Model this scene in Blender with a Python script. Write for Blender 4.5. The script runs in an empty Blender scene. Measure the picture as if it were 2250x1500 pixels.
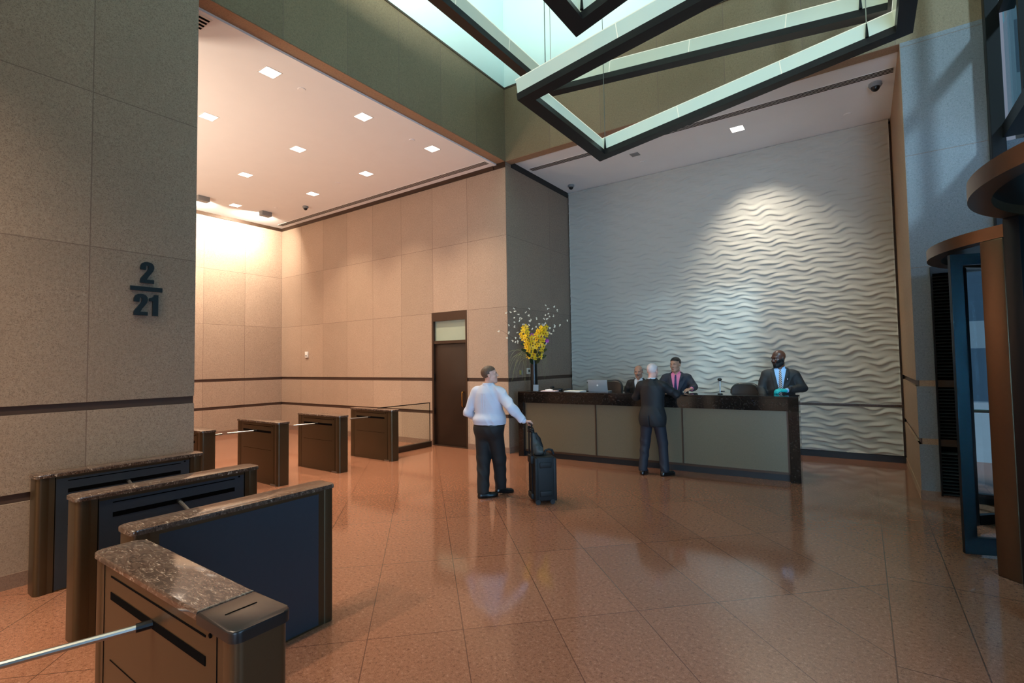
import bpy, bmesh, math, random
import numpy as np
from mathutils import Vector, Matrix
PI = math.pi
scene = bpy.context.scene
COL = scene.collection
rnd = random.Random(7)

# ------------------------------------------------------------------ materials
def lin(c):
    return tuple((v / 12.92 if v <= 0.04045 else ((v + 0.055) / 1.055) ** 2.4) for v in c)

class NT:
    def __init__(s, name):
        s.m = bpy.data.materials.new(name); s.m.use_nodes = True
        s.t = s.m.node_tree; s.t.nodes.clear()
        s.out = s.t.nodes.new('ShaderNodeOutputMaterial')
    def n(s, typ, **kw):
        nd = s.t.nodes.new(typ)
        for k, v in kw.items():
            if k[0] == '_':
                key = k[1:]; key = int(key) if key.isdigit() else key.replace('__', ' ')
                s.set(nd, key, v)
            else: setattr(nd, k, v)
        return nd
    def set(s, nd, key, v):
        i = nd.inputs[key]
        if hasattr(v, 'is_output') or isinstance(v, bpy.types.NodeSocket): s.t.links.new(v, i)
        elif isinstance(v, (tuple, list)) and len(v) == 3 and i.type == 'RGBA': i.default_value = (*v, 1)
        else: i.default_value = v
    def math(s, op, a, b=0.0, c=0.0):
        nd = s.n('ShaderNodeMath', operation=op)
        s.set(nd, 0, a); s.set(nd, 1, b)
        if op == 'COMPARE' or op == 'MULTIPLY_ADD': s.set(nd, 2, c)
        return nd.outputs[0]
    def mix(s, f, a, b):
        nd = s.n('ShaderNodeMix', data_type='RGBA')
        s.set(nd, 0, f); s.set(nd, 6, a); s.set(nd, 7, b)
        return nd.outputs[2]
    def pos(s):
        if not hasattr(s, '_p'):
            g = s.n('ShaderNodeNewGeometry'); sp = s.n('ShaderNodeSeparateXYZ')
            s.t.links.new(g.outputs['Position'], sp.inputs[0]); s._p = (g.outputs['Position'], sp.outputs)
        return s._p
    def noise(s, scale, detail=3.0, rough=0.6, vec=None, dist=0.0):
        nd = s.n('ShaderNodeTexNoise')
        nd.inputs['Scale'].default_value = scale; nd.inputs['Detail'].default_value = detail
        nd.inputs['Roughness'].default_value = rough; nd.inputs['Distortion'].default_value = dist
        s.t.links.new(vec if vec is not None else s.pos()[0], nd.inputs['Vector'])
        return nd.outputs['Fac']
    def ramp(s, f, stops):
        nd = s.n('ShaderNodeValToRGB'); cr = nd.color_ramp
        while len(cr.elements) < len(stops): cr.elements.new(0.5)
        for e, (p, c) in zip(cr.elements, stops):
            e.position = p; e.color = (*c, 1) if len(c) == 3 else c
        s.t.links.new(f, nd.inputs[0]); return nd.outputs[0]
    def bsdf(s, **kw):
        b = s.n('ShaderNodeBsdfPrincipled')
        for k, v in kw.items(): s.set(b, k.replace('_', ' '), v)
        s.t.links.new(b.outputs[0], s.out.inputs[0]); return b
    def bump(s, h, strength=0.2, dist=0.01):
        nd = s.n('ShaderNodeBump'); nd.inputs['Strength'].default_value = strength
        nd.inputs['Distance'].default_value = dist
        s.t.links.new(h, nd.inputs['Height']); return nd.outputs[0]

def plain(name, rgb, rough=0.5, metal=0.0, spec=0.5, var=0.06, scale=40, coat=0.0, **kw):
    """A solid colour with a faint procedural variation."""
    n = NT(name); c = lin(rgb)
    f = n.noise(scale, 2.0)
    a = tuple(max(0, v * (1 - var)) for v in c); b = tuple(min(1, v * (1 + var)) for v in c)
    col = n.mix(f, a, b)
    args = dict(Base_Color=col, Roughness=rough, Metallic=metal, Coat_Weight=coat)
    args['Specular_IOR_Level'] = spec
    bs = n.bsdf(**args)
    for k, v in kw.items(): n.set(bs, k.replace('_', ' '), v)
    return n.m

def emis(name, rgb, strength):
    n = NT(name); e = n.n('ShaderNodeEmission'); e.inputs[0].default_value = (*lin(rgb), 1); e.inputs[1].default_value = strength
    n.t.links.new(e.outputs[0], n.out.inputs[0]); return n.m

def stone(name, axis, off, spc, zs, base, dark, light, joint=(0.16, 0.10, 0.075), w=0.0045, rough=0.55, spec=0.3):
    """Flame-finished granite slabs: speckle, slab to slab tone and dark joints."""
    n = NT(name); P, xyz = n.pos()
    sp1 = n.noise(44, 5.0, 0.8); sp2 = n.noise(120, 2.0, 0.7); cl = n.noise(2.2, 3.0)
    vo = n.n('ShaderNodeTexVoronoi'); vo.inputs['Scale'].default_value = 120
    n.t.links.new(P, vo.inputs['Vector'])
    c = n.ramp(sp1, [(0.32, dark), (0.48, base), (0.56, base), (0.72, light)])
    c = n.mix(n.ramp(sp2, [(0.38, (1, 1, 1)), (0.44, (0, 0, 0))]), c, dark)
    c = n.mix(n.math('MULTIPLY', n.ramp(cl, [(0.35, (0, 0, 0)), (0.7, (1, 1, 1))]), 0.35), c, tuple(v * 0.8 for v in base))
    if axis is not None:
        u = n.math('DIVIDE', n.math('SUBTRACT', xyz[axis], off), spc)
        wn = n.n('ShaderNodeTexWhiteNoise', noise_dimensions='2D')
        cb = n.n('ShaderNodeCombineXYZ'); n.set(cb, 0, n.math('FLOOR', u)); n.set(cb, 1, n.math('FLOOR', n.math('DIVIDE', xyz[2], 1.4705)))
        n.t.links.new(cb.outputs[0], wn.inputs['Vector'])
        k = n.math('MULTIPLY_ADD', wn.outputs['Value'], 0.16, 0.92)
        vm = n.n('ShaderNodeVectorMath', operation='SCALE'); n.t.links.new(c, vm.inputs[0]); n.t.links.new(k, vm.inputs['Scale']); c = vm.outputs[0]
        fr = n.math('FRACT', n.math('ADD', u, 0.5))
        d = n.math('MULTIPLY', n.math('ABSOLUTE', n.math('SUBTRACT', fr, 0.5)), spc)
        j = n.math('LESS_THAN', d, w)
        for z in zs: j = n.math('MAXIMUM', j, n.math('COMPARE', xyz[2], z, w))
        c = n.mix(n.math('MULTIPLY', j, 0.75), c, joint)
    bs = n.bsdf(Base_Color=c, Roughness=rough, Specular_IOR_Level=spec)
    n.set(bs, 'Normal', n.bump(sp1, 0.25, 0.004))
    return n.m

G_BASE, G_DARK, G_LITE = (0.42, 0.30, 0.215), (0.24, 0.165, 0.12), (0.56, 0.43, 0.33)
ZJ = (2.945, 4.408, 5.86)
M = {}
S = lambda k, *cs: [tuple(v * k for v in c) for c in cs]
M['stone_x'] = stone('granite_along_y_shaded', 1, 1.55, 1.78, ZJ, *S(0.80, G_BASE, G_DARK, G_LITE))  # same granite, darkened: the left wall's shade is in the colour
M['stone_xb'] = stone('granite_back', 1, 8.22, 1.07, ZJ, G_BASE, G_DARK, G_LITE)
M['stone_pier_shaded'] = stone('granite_pier_shaded', 1, 9.95, 1.8, ZJ, *S(0.74, G_BASE, G_DARK, G_LITE))  # granite toned down so the pier's shade sits in its colour
M['stone_y'] = stone('granite_along_x', 0, -5.847 - 1.03, 1.025, ZJ, G_BASE, G_DARK, G_LITE)
M['stone_hx'] = stone('granite_header_x', 1, 3.43, 0.965, (), (0.235, 0.163, 0.092), (0.145, 0.10, 0.055), (0.32, 0.235, 0.145))
M['stone_hy'] = stone('granite_header_y', 0, -4.787, 1.057, (), (0.235, 0.163, 0.092), (0.145, 0.10, 0.055), (0.32, 0.235, 0.145))
M['stone_r_blue_lit'] = stone('granite_right_pier_blue_lit', 0, 0.0, 9.0, ZJ, (0.185, 0.19, 0.20), (0.11, 0.115, 0.12), (0.27, 0.275, 0.285))  # cool tone of the blue daylight put into this granite's colour
M['stone_brown'] = stone('granite_brown', None, 0, 1, (), (0.36, 0.225, 0.135), (0.24, 0.15, 0.09), (0.46, 0.31, 0.20))
M['base_stone'] = stone('granite_base', None, 0, 1, (), (0.25, 0.155, 0.11), (0.15, 0.09, 0.065), (0.34, 0.22, 0.16), rough=0.35)

def floor_mat():
    n = NT('polished_granite_floor'); P, xyz = n.pos()
    sp1 = n.noise(38, 5.0, 0.82); sp2 = n.noise(170, 2.0, 0.7); cl = n.noise(0.9, 3.0)
    base, dark, lite = (0.25, 0.106, 0.059), (0.135, 0.056, 0.031), (0.355, 0.18, 0.115)
    c = n.ramp(sp1, [(0.36, dark), (0.47, base), (0.54, base), (0.66, lite)])
    c = n.mix(n.ramp(sp2, [(0.37, (1, 1, 1)), (0.43, (0, 0, 0))]), c, dark)
    s, d = n.math('ADD', xyz[0], xyz[1]), n.math('SUBTRACT', xyz[0], xyz[1])
    def lines(u, off, spc, w):
        q = n.math('DIVIDE', n.math('SUBTRACT', u, off), spc)
        fr = n.math('FRACT', n.math('ADD', q, 0.5))
        return q, n.math('LESS_THAN', n.math('MULTIPLY', n.math('ABSOLUTE', n.math('SUBTRACT', fr, 0.5)), spc), w)
    qa, la = lines(s, 0.36, 0.89, 0.0045); qb, lb = lines(d, -6.73, 0.89 * 2, 0.0045)
    inner = n.math('LESS_THAN', xyz[0], 0.09)
    j = n.math('MULTIPLY', n.math('MAXIMUM', la, lb), inner)
    _, lc = lines(xyz[1], 0.8, 1.47, 0.004)
    j = n.math('MAXIMUM', j, n.math('MULTIPLY', lc, n.math('GREATER_THAN', xyz[0], 0.09)))
    for x in (0.09, 0.513, 1.3): j = n.math('MAXIMUM', j, n.math('COMPARE', xyz[0], x, 0.004))
    wn = n.n('ShaderNodeTexWhiteNoise', noise_dimensions='2D'); cb = n.n('ShaderNodeCombineXYZ')
    n.set(cb, 0, n.math('FLOOR', qa)); n.set(cb, 1, n.math('FLOOR', qb)); n.t.links.new(cb.outputs[0], wn.inputs['Vector'])
    k = n.math('ADD', n.math('MULTIPLY_ADD', wn.outputs['Value'], 0.14, 0.86), n.math('MULTIPLY', cl, 0.1))
    vm = n.n('ShaderNodeVectorMath', operation='SCALE'); n.t.links.new(c, vm.inputs[0]); n.t.links.new(k, vm.inputs['Scale'])
    c = n.mix(n.math('MULTIPLY', j, 0.85), vm.outputs[0], (0.085, 0.036, 0.022))
    rg = n.math('MULTIPLY_ADD', n.noise(1.6, 4.0), 0.08, 0.055)
    bs = n.bsdf(Base_Color=c, Roughness=rg, Specular_IOR_Level=0.8)
    n.set(bs, 'Normal', n.bump(n.noise(3, 2.0), 0.02, 0.01))
    return n.m
M['floor'] = floor_mat()
M['plaster'] = plain('white_plaster', (0.95, 0.945, 0.935), 0.8, spec=0.2, var=0.02, scale=3)
M['plaster_u'] = plain('upper_wall_paint', (0.86, 0.92, 0.90), 0.7, spec=0.2, var=0.015, scale=2)
M['wave'] = plain('plaster_relief', (0.70, 0.69, 0.65), 0.65, spec=0.25, var=0.03, scale=14)
M['darkgap'] = plain('black_reveal', (0.07, 0.065, 0.06), 0.5)
M['band'] = plain('recessed_brown_band', (0.30, 0.215, 0.165), 0.6)
M['bronze'] = plain('dark_bronze', (0.33, 0.27, 0.19), 0.36, metal=0.7, var=0.07, scale=180)
M['bronze_trim'] = plain('bronze_trim', (0.27, 0.20, 0.15), 0.42, metal=0.5, var=0.06)
M['bronze_warm'] = plain('warm_bronze', (0.37, 0.265, 0.185), 0.36, metal=0.8, var=0.05)
M['darkmetal'] = plain('black_anodised_metal', (0.085, 0.08, 0.08), 0.38, metal=0.6)
M['channel'] = plain('chandelier_channel', (0.14, 0.12, 0.105), 0.42, metal=0.35)
M['steel'] = plain('brushed_steel', (0.62, 0.60, 0.57), 0.38, metal=1.0, var=0.03, scale=200)
M['brass'] = plain('brass', (0.80, 0.60, 0.30), 0.25, metal=1.0)
M['slot'] = plain('slot_black', (0.012, 0.012, 0.014), 0.9, spec=0.05)
M['vase'] = plain('black_vase', (0.03, 0.028, 0.03), 0.35)
M['door'] = plain('dark_brown_door', (0.175, 0.12, 0.085), 0.4, spec=0.35, var=0.14, scale=9)
M['white'] = plain('white_plastic', (0.88, 0.87, 0.84), 0.45, var=0.02)
M['paper'] = plain('paper', (0.90, 0.89, 0.86), 0.8, var=0.02)
M['paper_pink'] = plain('pinkish_paper', (0.88, 0.78, 0.78), 0.8, var=0.02)
M['grey_pl'] = plain('grey_plastic', (0.52, 0.53, 0.53), 0.4, var=0.03)
M['black_pl'] = plain('black_plastic', (0.05, 0.05, 0.052), 0.4)
M['rubber'] = plain('black_rubber', (0.04, 0.04, 0.04), 0.7)
M['leather'] = plain('black_leather', (0.075, 0.078, 0.085), 0.3, var=0.1, scale=60)
M['card_blue'] = plain('blue_grey_card', (0.42, 0.50, 0.56), 0.5)
M['pane_frost'] = plain('frosted_transom_glass', (0.62, 0.66, 0.58), 0.25, var=0.05, scale=3)

def granite_cap():
    n = NT('polished_brown_granite'); P, _ = n.pos()
    mp = n.n('ShaderNodeMapping'); n.t.links.new(P, mp.inputs['Vector']); mp.inputs['Rotation'].default_value = (0, 0, 0.5); mp.inputs['Scale'].default_value = (0.55, 1.6, 1)
    v = n.noise(34, 6.0, 0.72, mp.outputs[0], 1.6)
    c = n.ramp(v, [(0.36, lin((0.16, 0.12, 0.10))), (0.50, lin((0.30, 0.23, 0.19))), (0.60, lin((0.40, 0.33, 0.28))), (0.68, lin((0.74, 0.68, 0.62)))])
    n.bsdf(Base_Color=c, Roughness=0.10, Specular_IOR_Level=0.75); return n.m
M['cap'] = granite_cap()

def black_granite():
    n = NT('black_granite_with_blue_flecks'); P, _ = n.pos()
    vo = n.n('ShaderNodeTexVoronoi'); vo.inputs['Scale'].default_value = 55; n.t.links.new(P, vo.inputs['Vector'])
    v = n.noise(38, 4.0, 0.75)
    c = n.ramp(v, [(0.36, lin((0.045, 0.038, 0.034))), (0.56, lin((0.10, 0.085, 0.075))), (0.70, lin((0.22, 0.19, 0.17)))])
    f = n.math('MULTIPLY', n.math('LESS_THAN', vo.outputs['Distance'], 0.22), n.math('GREATER_THAN', n.noise(9, 2.0), 0.62))
    c = n.mix(n.math('MULTIPLY', f, 0.6), c, lin((0.30, 0.37, 0.45)))
    n.bsdf(Base_Color=c, Roughness=0.10, Specular_IOR_Level=0.5); return n.m
M['bgranite'] = black_granite()

def woven(name, a, b, rough=0.55, metal=0.0):
    n = NT(name); P, xyz = n.pos()
    wx = n.math('SINE', n.math('MULTIPLY', xyz[0], 900)); wz = n.math('SINE', n.math('MULTIPLY', xyz[2], 900))
    f = n.math('MULTIPLY_ADD', n.math('MULTIPLY', wx, wz), 0.25, n.noise(160, 2.0))
    c = n.mix(f, lin(a), lin(b)); n.bsdf(Base_Color=c, Roughness=rough, Metallic=metal, Specular_IOR_Level=0.4); return n.m
M['desk_panel'] = woven('woven_bronze_mesh_panel', (0.34, 0.31, 0.24), (0.45, 0.41, 0.33), 0.38, 0.25)

def glass(name, tint, t=0.9, rough=0.0):
    n = NT(name); tr = n.n('ShaderNodeBsdfTransparent'); tr.inputs[0].default_value = (*tint, 1)
    gl = n.n('ShaderNodeBsdfGlossy'); gl.inputs['Roughness'].default_value = 0.02 + rough
    fr = n.n('ShaderNodeFresnel'); fr.inputs[0].default_value = 1.5
    gm = n.n('ShaderNodeNewGeometry')
    fac = n.math('MULTIPLY', fr.outputs[0], n.math('SUBTRACT', 1.0, gm.outputs['Backfacing']))
    mx = n.n('ShaderNodeMixShader'); n.t.links.new(fac, mx.inputs[0])
    n.t.links.new(tr.outputs[0], mx.inputs[1]); n.t.links.new(gl.outputs[0], mx.inputs[2])
    n.t.links.new(mx.outputs[0], n.out.inputs[0]); return n.m
M['glass'] = glass('clear_glass', (0.93, 0.96, 0.95))
M['glass_teal'] = glass('teal_tinted_glass', (0.62, 0.86, 0.90))
M['glass_door'] = glass('pale_blue_door_glass', (0.86, 0.95, 0.97))

def acrylic():
    n = NT('lit_white_acrylic'); P, _ = n.pos()
    c = n.mix(n.noise(3.0, 2.0), lin((0.78, 0.80, 0.70)), lin((0.72, 0.77, 0.69)))
    bs = n.bsdf(Base_Color=c, Roughness=0.3, Specular_IOR_Level=0.4)
    n.set(bs, 'Emission Color', c); n.set(bs, 'Emission Strength', 0.30); return n.m
M['acrylic'] = acrylic()
M['acrylic_edge'] = emis('lit_acrylic_edge', (0.95, 0.98, 0.90), 0.95)
M['lamp_warm'] = emis('downlight_diffuser', (1.0, 0.95, 0.88), 9.0)
M['lamp_cool'] = emis('niche_downlight_diffuser', (1.0, 0.97, 0.94), 9.0)

# ------------------------------------------------------------------ mesh helpers
class MB:
    """Collects shapes; build() links them as ONE mesh object."""
    def __init__(s): s.b = bmesh.new()
    def _add(s, verts, faces):
        vs = [s.b.verts.new(v) for v in verts]
        out = []
        for f in faces:
            try: out.append(s.b.faces.new([vs[i] for i in f]))
            except ValueError: pass
        return vs, out
    def box(s, x0, y0, z0, x1, y1, z1, bev=0.0, seg=2, mtx=None):
        if x0 > x1: x0, x1 = x1, x0
        if y0 > y1: y0, y1 = y1, y0
        if z0 > z1: z0, z1 = z1, z0
        vs, fs = s._add([(x0, y0, z0), (x1, y0, z0), (x1, y1, z0), (x0, y1, z0), (x0, y0, z1), (x1, y0, z1), (x1, y1, z1), (x0, y1, z1)],
                        [(3, 2, 1, 0), (4, 5, 6, 7), (0, 1, 5, 4), (1, 2, 6, 5), (2, 3, 7, 6), (3, 0, 4, 7)])
        if mtx is not None: bmesh.ops.transform(s.b, matrix=mtx, verts=vs)
        if bev > 0:
            es = list({e for f in fs for e in f.edges})
            bmesh.ops.bevel(s.b, geom=es, offset=bev, segments=seg, affect='EDGES', profile=0.5)
        return s
    def prism(s, pts, z0, z1, mtx=None, bev=0.0):
        """Polygon pts (x, y) extruded z0..z1."""
        n = len(pts)
        v = [(p[0], p[1], z0) for p in pts] + [(p[0], p[1], z1) for p in pts]
        f = [tuple(range(n - 1, -1, -1)), tuple(range(n, 2 * n))] + [(i, (i + 1) % n, n + (i + 1) % n, n + i) for i in range(n)]
        vs, fs = s._add(v, f)
        if mtx is not None: bmesh.ops.transform(s.b, matrix=mtx, verts=vs)
        if bev > 0:
            es = list(fs[1].edges)
            bmesh.ops.bevel(s.b, geom=es, offset=bev, segments=3, affect='EDGES', profile=0.5)
        return s
    def lathe(s, prof, c=(0, 0, 0), n=24, a0=0.0, a1=2 * PI, mtx=None):
        full = abs(a1 - a0 - 2 * PI) < 1e-6
        m = n if full else n + 1
        v = []; f = []
        for i in range(m):
            a = a0 + (a1 - a0) * i / n
            for r, z in prof: v.append((c[0] + r * math.cos(a), c[1] + r * math.sin(a), c[2] + z))
        k = len(prof)
        for i in range(n):
            j = (i + 1) % m
            for q in range(k - 1): f.append((i * k + q, j * k + q, j * k + q + 1, i * k + q + 1))
        vs, fs = s._add(v, f)
        if mtx is not None: bmesh.ops.transform(s.b, matrix=mtx, verts=vs)
        bmesh.ops.remove_doubles(s.b, verts=vs, dist=1e-5)
        return s
    def cyl(s, p0, p1, r0, r1=None, n=16, caps=True):
        return s.tube([p0, p1], [r0, r0 if r1 is None else r1], n, caps)
    def tube(s, path, r, n=10, caps=True, flat=None):
        path = [Vector(p) for p in path]
        rs = r if isinstance(r, (list, tuple)) else [r] * len(path)
        rings = []; up = None
        for i, p in enumerate(path):
            t = (path[min(i + 1, len(path) - 1)] - path[max(i - 1, 0)]).normalized()
            if up is None:
                up = Vector((0, 0, 1)) if abs(t.z) < 0.9 else Vector((1, 0, 0))
            a = t.cross(up)
            if a.length < 1e-6: a = t.cross(Vector((0.3, 1, 0.2)))
            a.normalize(); b = a.cross(t).normalized(); up = b
            fa, fb = (1, 1) if flat is None else flat
            rings.append([s.b.verts.new(p + (a * math.cos(q) * fa + b * math.sin(q) * fb) * rs[i]) for q in [2 * PI * k / n for k in range(n)]])
        for i in range(len(rings) - 1):
            for k in range(n):
                s.b.faces.new((rings[i][k], rings[i][(k + 1) % n], rings[i + 1][(k + 1) % n], rings[i + 1][k]))
        if caps:
            s.b.faces.new(rings[0][::-1]); s.b.faces.new(rings[-1])
        return s
    def ball(s, c, r, u=12, v=8, mtx=None):
        rx, ry, rz = r if isinstance(r, (tuple, list)) else (r, r, r)
        m = Matrix.Translation(c) @ Matrix.Diagonal((rx, ry, rz, 1))
        if mtx is not None: m = mtx @ m
        bmesh.ops.create_uvsphere(s.b, u_segments=u, v_segments=v, radius=1.0, matrix=m); return s
    def raw(s, v, f): s._add(v, f); return s
    def build(s, name, mat, parent=None, smooth=35, loc=None):
        me = bpy.data.meshes.new(name)
        bmesh.ops.recalc_face_normals(s.b, faces=s.b.faces)
        s.b.to_mesh(me); s.b.free()
        if smooth:
            for p in me.polygons: p.use_smooth = True
            me.set_sharp_from_angle(angle=math.radians(smooth))
        me.materials.append(mat)
        o = bpy.data.objects.new(name, me); COL.objects.link(o)
        if loc is not None: o.location = loc
        if parent is not None: o.parent = parent
        return o

def tag(o, label, cat, group=None):
    o['label'] = label; o['category'] = cat
    if group: o['group'] = group
    return o
def thing(name, label, cat, loc=(0, 0, 0), rz=0.0, group=None):
    o = bpy.data.objects.new(name, None); COL.objects.link(o)
    o.empty_display_size = 0.1; o.location = loc; o.rotation_euler = (0, 0, rz)
    return tag(o, label, cat, group)
def struct(o, label=None, cat=None):
    o['kind'] = 'structure'
    if label: o['label'] = label; o['category'] = cat
    return o
def dup(root, loc, rz=None, label=None):
    r = root.copy(); COL.objects.link(r); r.location = loc
    if rz is not None: r.rotation_euler = (0, 0, rz)
    if label: r['label'] = label
    for ch in list(root.children):
        c = ch.copy(); COL.objects.link(c); c.parent = r
        for g in list(ch.children):
            d = g.copy(); COL.objects.link(d); d.parent = c
    return r
M['side_sheen_sheet'] = plain('blue_daylight_sheen', (0.185, 0.215, 0.25), 0.40, metal=0.2, var=0.08, scale=30)  # blue daylight on the cabinet sides, coloured into a thin added sheet
# ------------------------------------------------------------------ the setting
XL, XB, XR, Y0, Y1, Y2 = -5.847, -14.03, 0.542, 2.452, 8.225, 10.84
ZH, ZT, ZC, ZN = 5.92, 7.415, 5.885, 5.97
B2, B2b, B3, B3b = 0.7715, 0.696, 1.503, 1.427          # the two bronze bands
BD = 0.035                                              # how deep they are cut

def banded_wall(name, mat, axis, face, back, u0, u1, z1, label, cuts=(), skirt=True, ztop_trim=None):
    """Wall slabs with two recessed bands. axis 0: face at X=face; axis 1: face at Y=face.
    cuts: (ua, ub, z) door openings from the floor up to z."""
    m = MB()
    sgn = 1 if back > face else -1
    def bx(mm, a, b, za, zb, f):
        if axis == 0: mm.box(f, a, za, back, b, zb)
        else: mm.box(a, f, za, b, back, zb)
    spans = [(u0, u1)]
    for ca, cb, cz in cuts: spans = [(u0, ca), (cb, u1)]
    for a, b in spans:
        for za, zb, f in ((0, B2b, face), (B2b, B2, face + sgn * BD), (B2, B3b, face), (B3b, B3, face + sgn * BD)):
            bx(m, a, b, za, zb, f)
    if cuts:
        for a, b in spans: bx(m, a, b, B3, cuts[0][2], face)
        bx(m, u0, u1, cuts[0][2], z1, face)
    else: bx(m, u0, u1, B3, z1, face)
    o = m.build(name, mat, smooth=0); struct(o, label, 'wall')
    t = MB()
    for a, b in spans:
        for za, zb in ((B2b, B2), (B3b, B3)):
            e = 0.004
            if axis == 0: t.box(face + sgn * BD, a, za, face + sgn * (BD - 0.012), b, zb)
            else: t.box(a, face + sgn * BD, za, b, face + sgn * (BD - 0.012), zb)
    t.build('band', M['band'], o, smooth=0)
    if skirt:
        k = MB()
        for a, b in spans:
            if axis == 0: k.box(face, a, 0, face - sgn * 0.006, b, 0.12)
            else: k.box(a, face, 0, b, face - sgn * 0.006, 0.12)
        struct(k.build('baseboard_' + name.split('_', 1)[1], M['base_stone'], smooth=0))
    return o

# floor and ground outside
struct(MB().box(-15, -4.2, -0.2, 3.2, 11.6, 0.0).build('floor', M['floor'], smooth=0), 'polished pinkish granite lobby floor laid in diagonal tiles', 'floor')

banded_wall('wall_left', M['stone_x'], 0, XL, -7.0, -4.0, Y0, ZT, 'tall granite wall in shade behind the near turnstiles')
banded_wall('wall_lift_lobby', M['stone_xb'], 0, XB, XB - 0.3, 0.0, Y1 + 0.3, ZC, 'brightly washed granite end wall of the lift lobby')
banded_wall('wall_rear', M['stone_y'], 1, Y1, Y1 + 0.3, XB, XL - 0.3, ZC, 'warm granite wall with the brown door', cuts=((-7.945, -6.915, 2.955),))
# the corner pier between the lift lobby and the reception niche
banded_wall('wall_pier', M['stone_pier_shaded'], 0, XL, XL - 0.3, Y1 + BD + 0.001, Y2 + 0.16, ZH, 'shaded granite corner pier beside the desk')
pf = MB()
for za, zb, d in ((0, B2b, 0), (B2b, B2, BD), (B2, B3b, 0), (B3b, B3, BD), (B3, ZH, 0)):
    pf.box(XL - 0.3, Y1 + d, za, XL - d - 0.0004, Y1 + 0.2, zb)
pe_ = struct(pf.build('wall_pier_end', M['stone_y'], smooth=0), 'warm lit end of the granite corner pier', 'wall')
pe_.data.materials.append(M['stone_pier_shaded'])
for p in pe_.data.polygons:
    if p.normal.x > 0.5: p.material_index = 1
t = MB()
for za, zb in ((B2b, B2), (B3b, B3)): t.box(XL - 0.3, Y1 + BD - 0.012, za, XL - BD, Y1 + BD, zb)
struct(t.build('trim_2', M['band'], smooth=0))
struct(MB().box(XL - 0.3, Y1 - 0.006, 0, XL + 0.006, Y1, 0.12).build('baseboard_pier_end', M['base_stone'], smooth=0))
# lift lobby side towards the camera, hidden behind the left wall
struct(MB().box(XB, -0.3, 0, -7.0, 0.0, ZC).build('wall_lift_lobby_front', M['stone_y'], smooth=0))

# headers over the two openings
struct(MB().box(XL - 0.22, Y0 - 0.0, ZH, XL, Y1 + 0.22, ZT).build('wall_header_left', M['stone_hx'], smooth=0), 'olive granite header above the lift lobby opening', 'header')
struct(MB().box(XL + 0.0, Y1, ZH, 1.47, Y1 + 0.2, ZT).build('wall_header_rear', M['stone_hy'], smooth=0), 'olive granite header above the reception niche', 'header')
struct(MB().box(XL - 0.22, Y0, ZH - 0.006, XL - 0.004, Y1 - 0.002, ZH).box(XL, Y1 + 0.004, ZH - 0.006, XR, Y1 + 0.2, ZH).build('trim_3', M['stone_brown'], smooth=0))
# dark lip on top of the headers
struct(MB().box(XL - 0.1, Y0, ZT, XL + 0.012, Y1 - 0.012, ZT + 0.035).box(XL - 0.1, Y1 - 0.012, ZT, 1.47, Y1 + 0.1, ZT + 0.035).build('trim_4', M['bronze_trim'], smooth=0))
# upper walls of the atrium
ZTOP = 13.0
struct(MB().box(XL - 0.3, -4, ZT + 0.035, XL - 0.01, Y1 + 0.3, ZTOP).build('wall_upper_left', M['plaster_u'], smooth=0), 'pale green white upper wall above the left header', 'wall')
struct(MB().box(XL - 0.01, Y1 + 0.01, ZT + 0.035, 1.6, Y1 + 0.3, ZTOP).build('wall_upper_rear', M['plaster_u'], smooth=0), 'pale green white upper wall above the rear header', 'wall')
struct(MB().box(XL - 0.3, -4.2, 0, 3.2, -4.0, ZTOP).build('wall_front', M['plaster'], smooth=0))
struct(MB().box(XL - 0.3, -4.2, ZTOP, 3.2, Y1 + 0.3, ZTOP + 0.2).build('ceiling_atrium', M['plaster_u'], smooth=0))

# ceilings
struct(MB().box(XB - 0.1, -0.3, ZC, XL - 0.22, Y1 + 0.3, ZC + 0.2).build('ceiling_lift_lobby', M['plaster'], smooth=0), 'warm lit white ceiling of the lift lobby', 'ceiling')
struct(MB().box(XL - 0.29, Y1 + 0.2, ZN, XR + 0.3, Y2 + 0.3, ZN + 0.2).build('ceiling_niche', M['plaster'], smooth=0), 'white ceiling above the reception desk', 'ceiling')
struct(MB().box(XB, Y1 - 0.03, ZC - 0.085, XL - 0.3, Y1 + 0.02, ZC).box(XB, 0, ZC - 0.085, XB + 0.03, Y1, ZC).box(XL - 0.3, Y1 - 0.012, ZC - 0.085, XL, Y1, ZH).build('trim_5', M['bronze_trim'], smooth=0))
struct(MB().box(XL - 0.02, Y1 + 0.2, ZN - 0.12, XL + 0.02, Y2, ZN).build('trim_6', M['darkgap'], smooth=0))

# right pier
rp = MB()
for za, zb, d in ((0, B2b, 0), (B2b, B2, BD), (B2, B3b, 0), (B3b, B3, BD), (B3, ZH, 0)):
    if zb < 2: rp.box(XR + d, Y1 + d, za, 0.93, Y1 + 0.3, zb)
    else: rp.box(XR + d, Y1 + d, za, 0.93, Y1 + 0.3, 2.95).box(XR + d, Y1 + d, 2.95, 1.47, Y1 + 0.3, zb)
struct(rp.build('wall_right_pier', M['stone_r_blue_lit'], smooth=0), 'blue lit granite pier beside the revolving door', 'wall')
rs = MB()
for za, zb, d in ((0, B2b, 0), (B2b, B2, BD), (B2, B3b, 0), (B3b, B3, BD), (B3, ZN, 0)):
    rs.box(XR + d - 0.004, Y1 + 0.004, za, XR + 0.3, Y2 + 0.2, zb)
struct(rs.build('wall_niche_side', M['stone_brown'], smooth=0), 'narrow brown granite side of the reception niche', 'wall')
t = MB()
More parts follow.
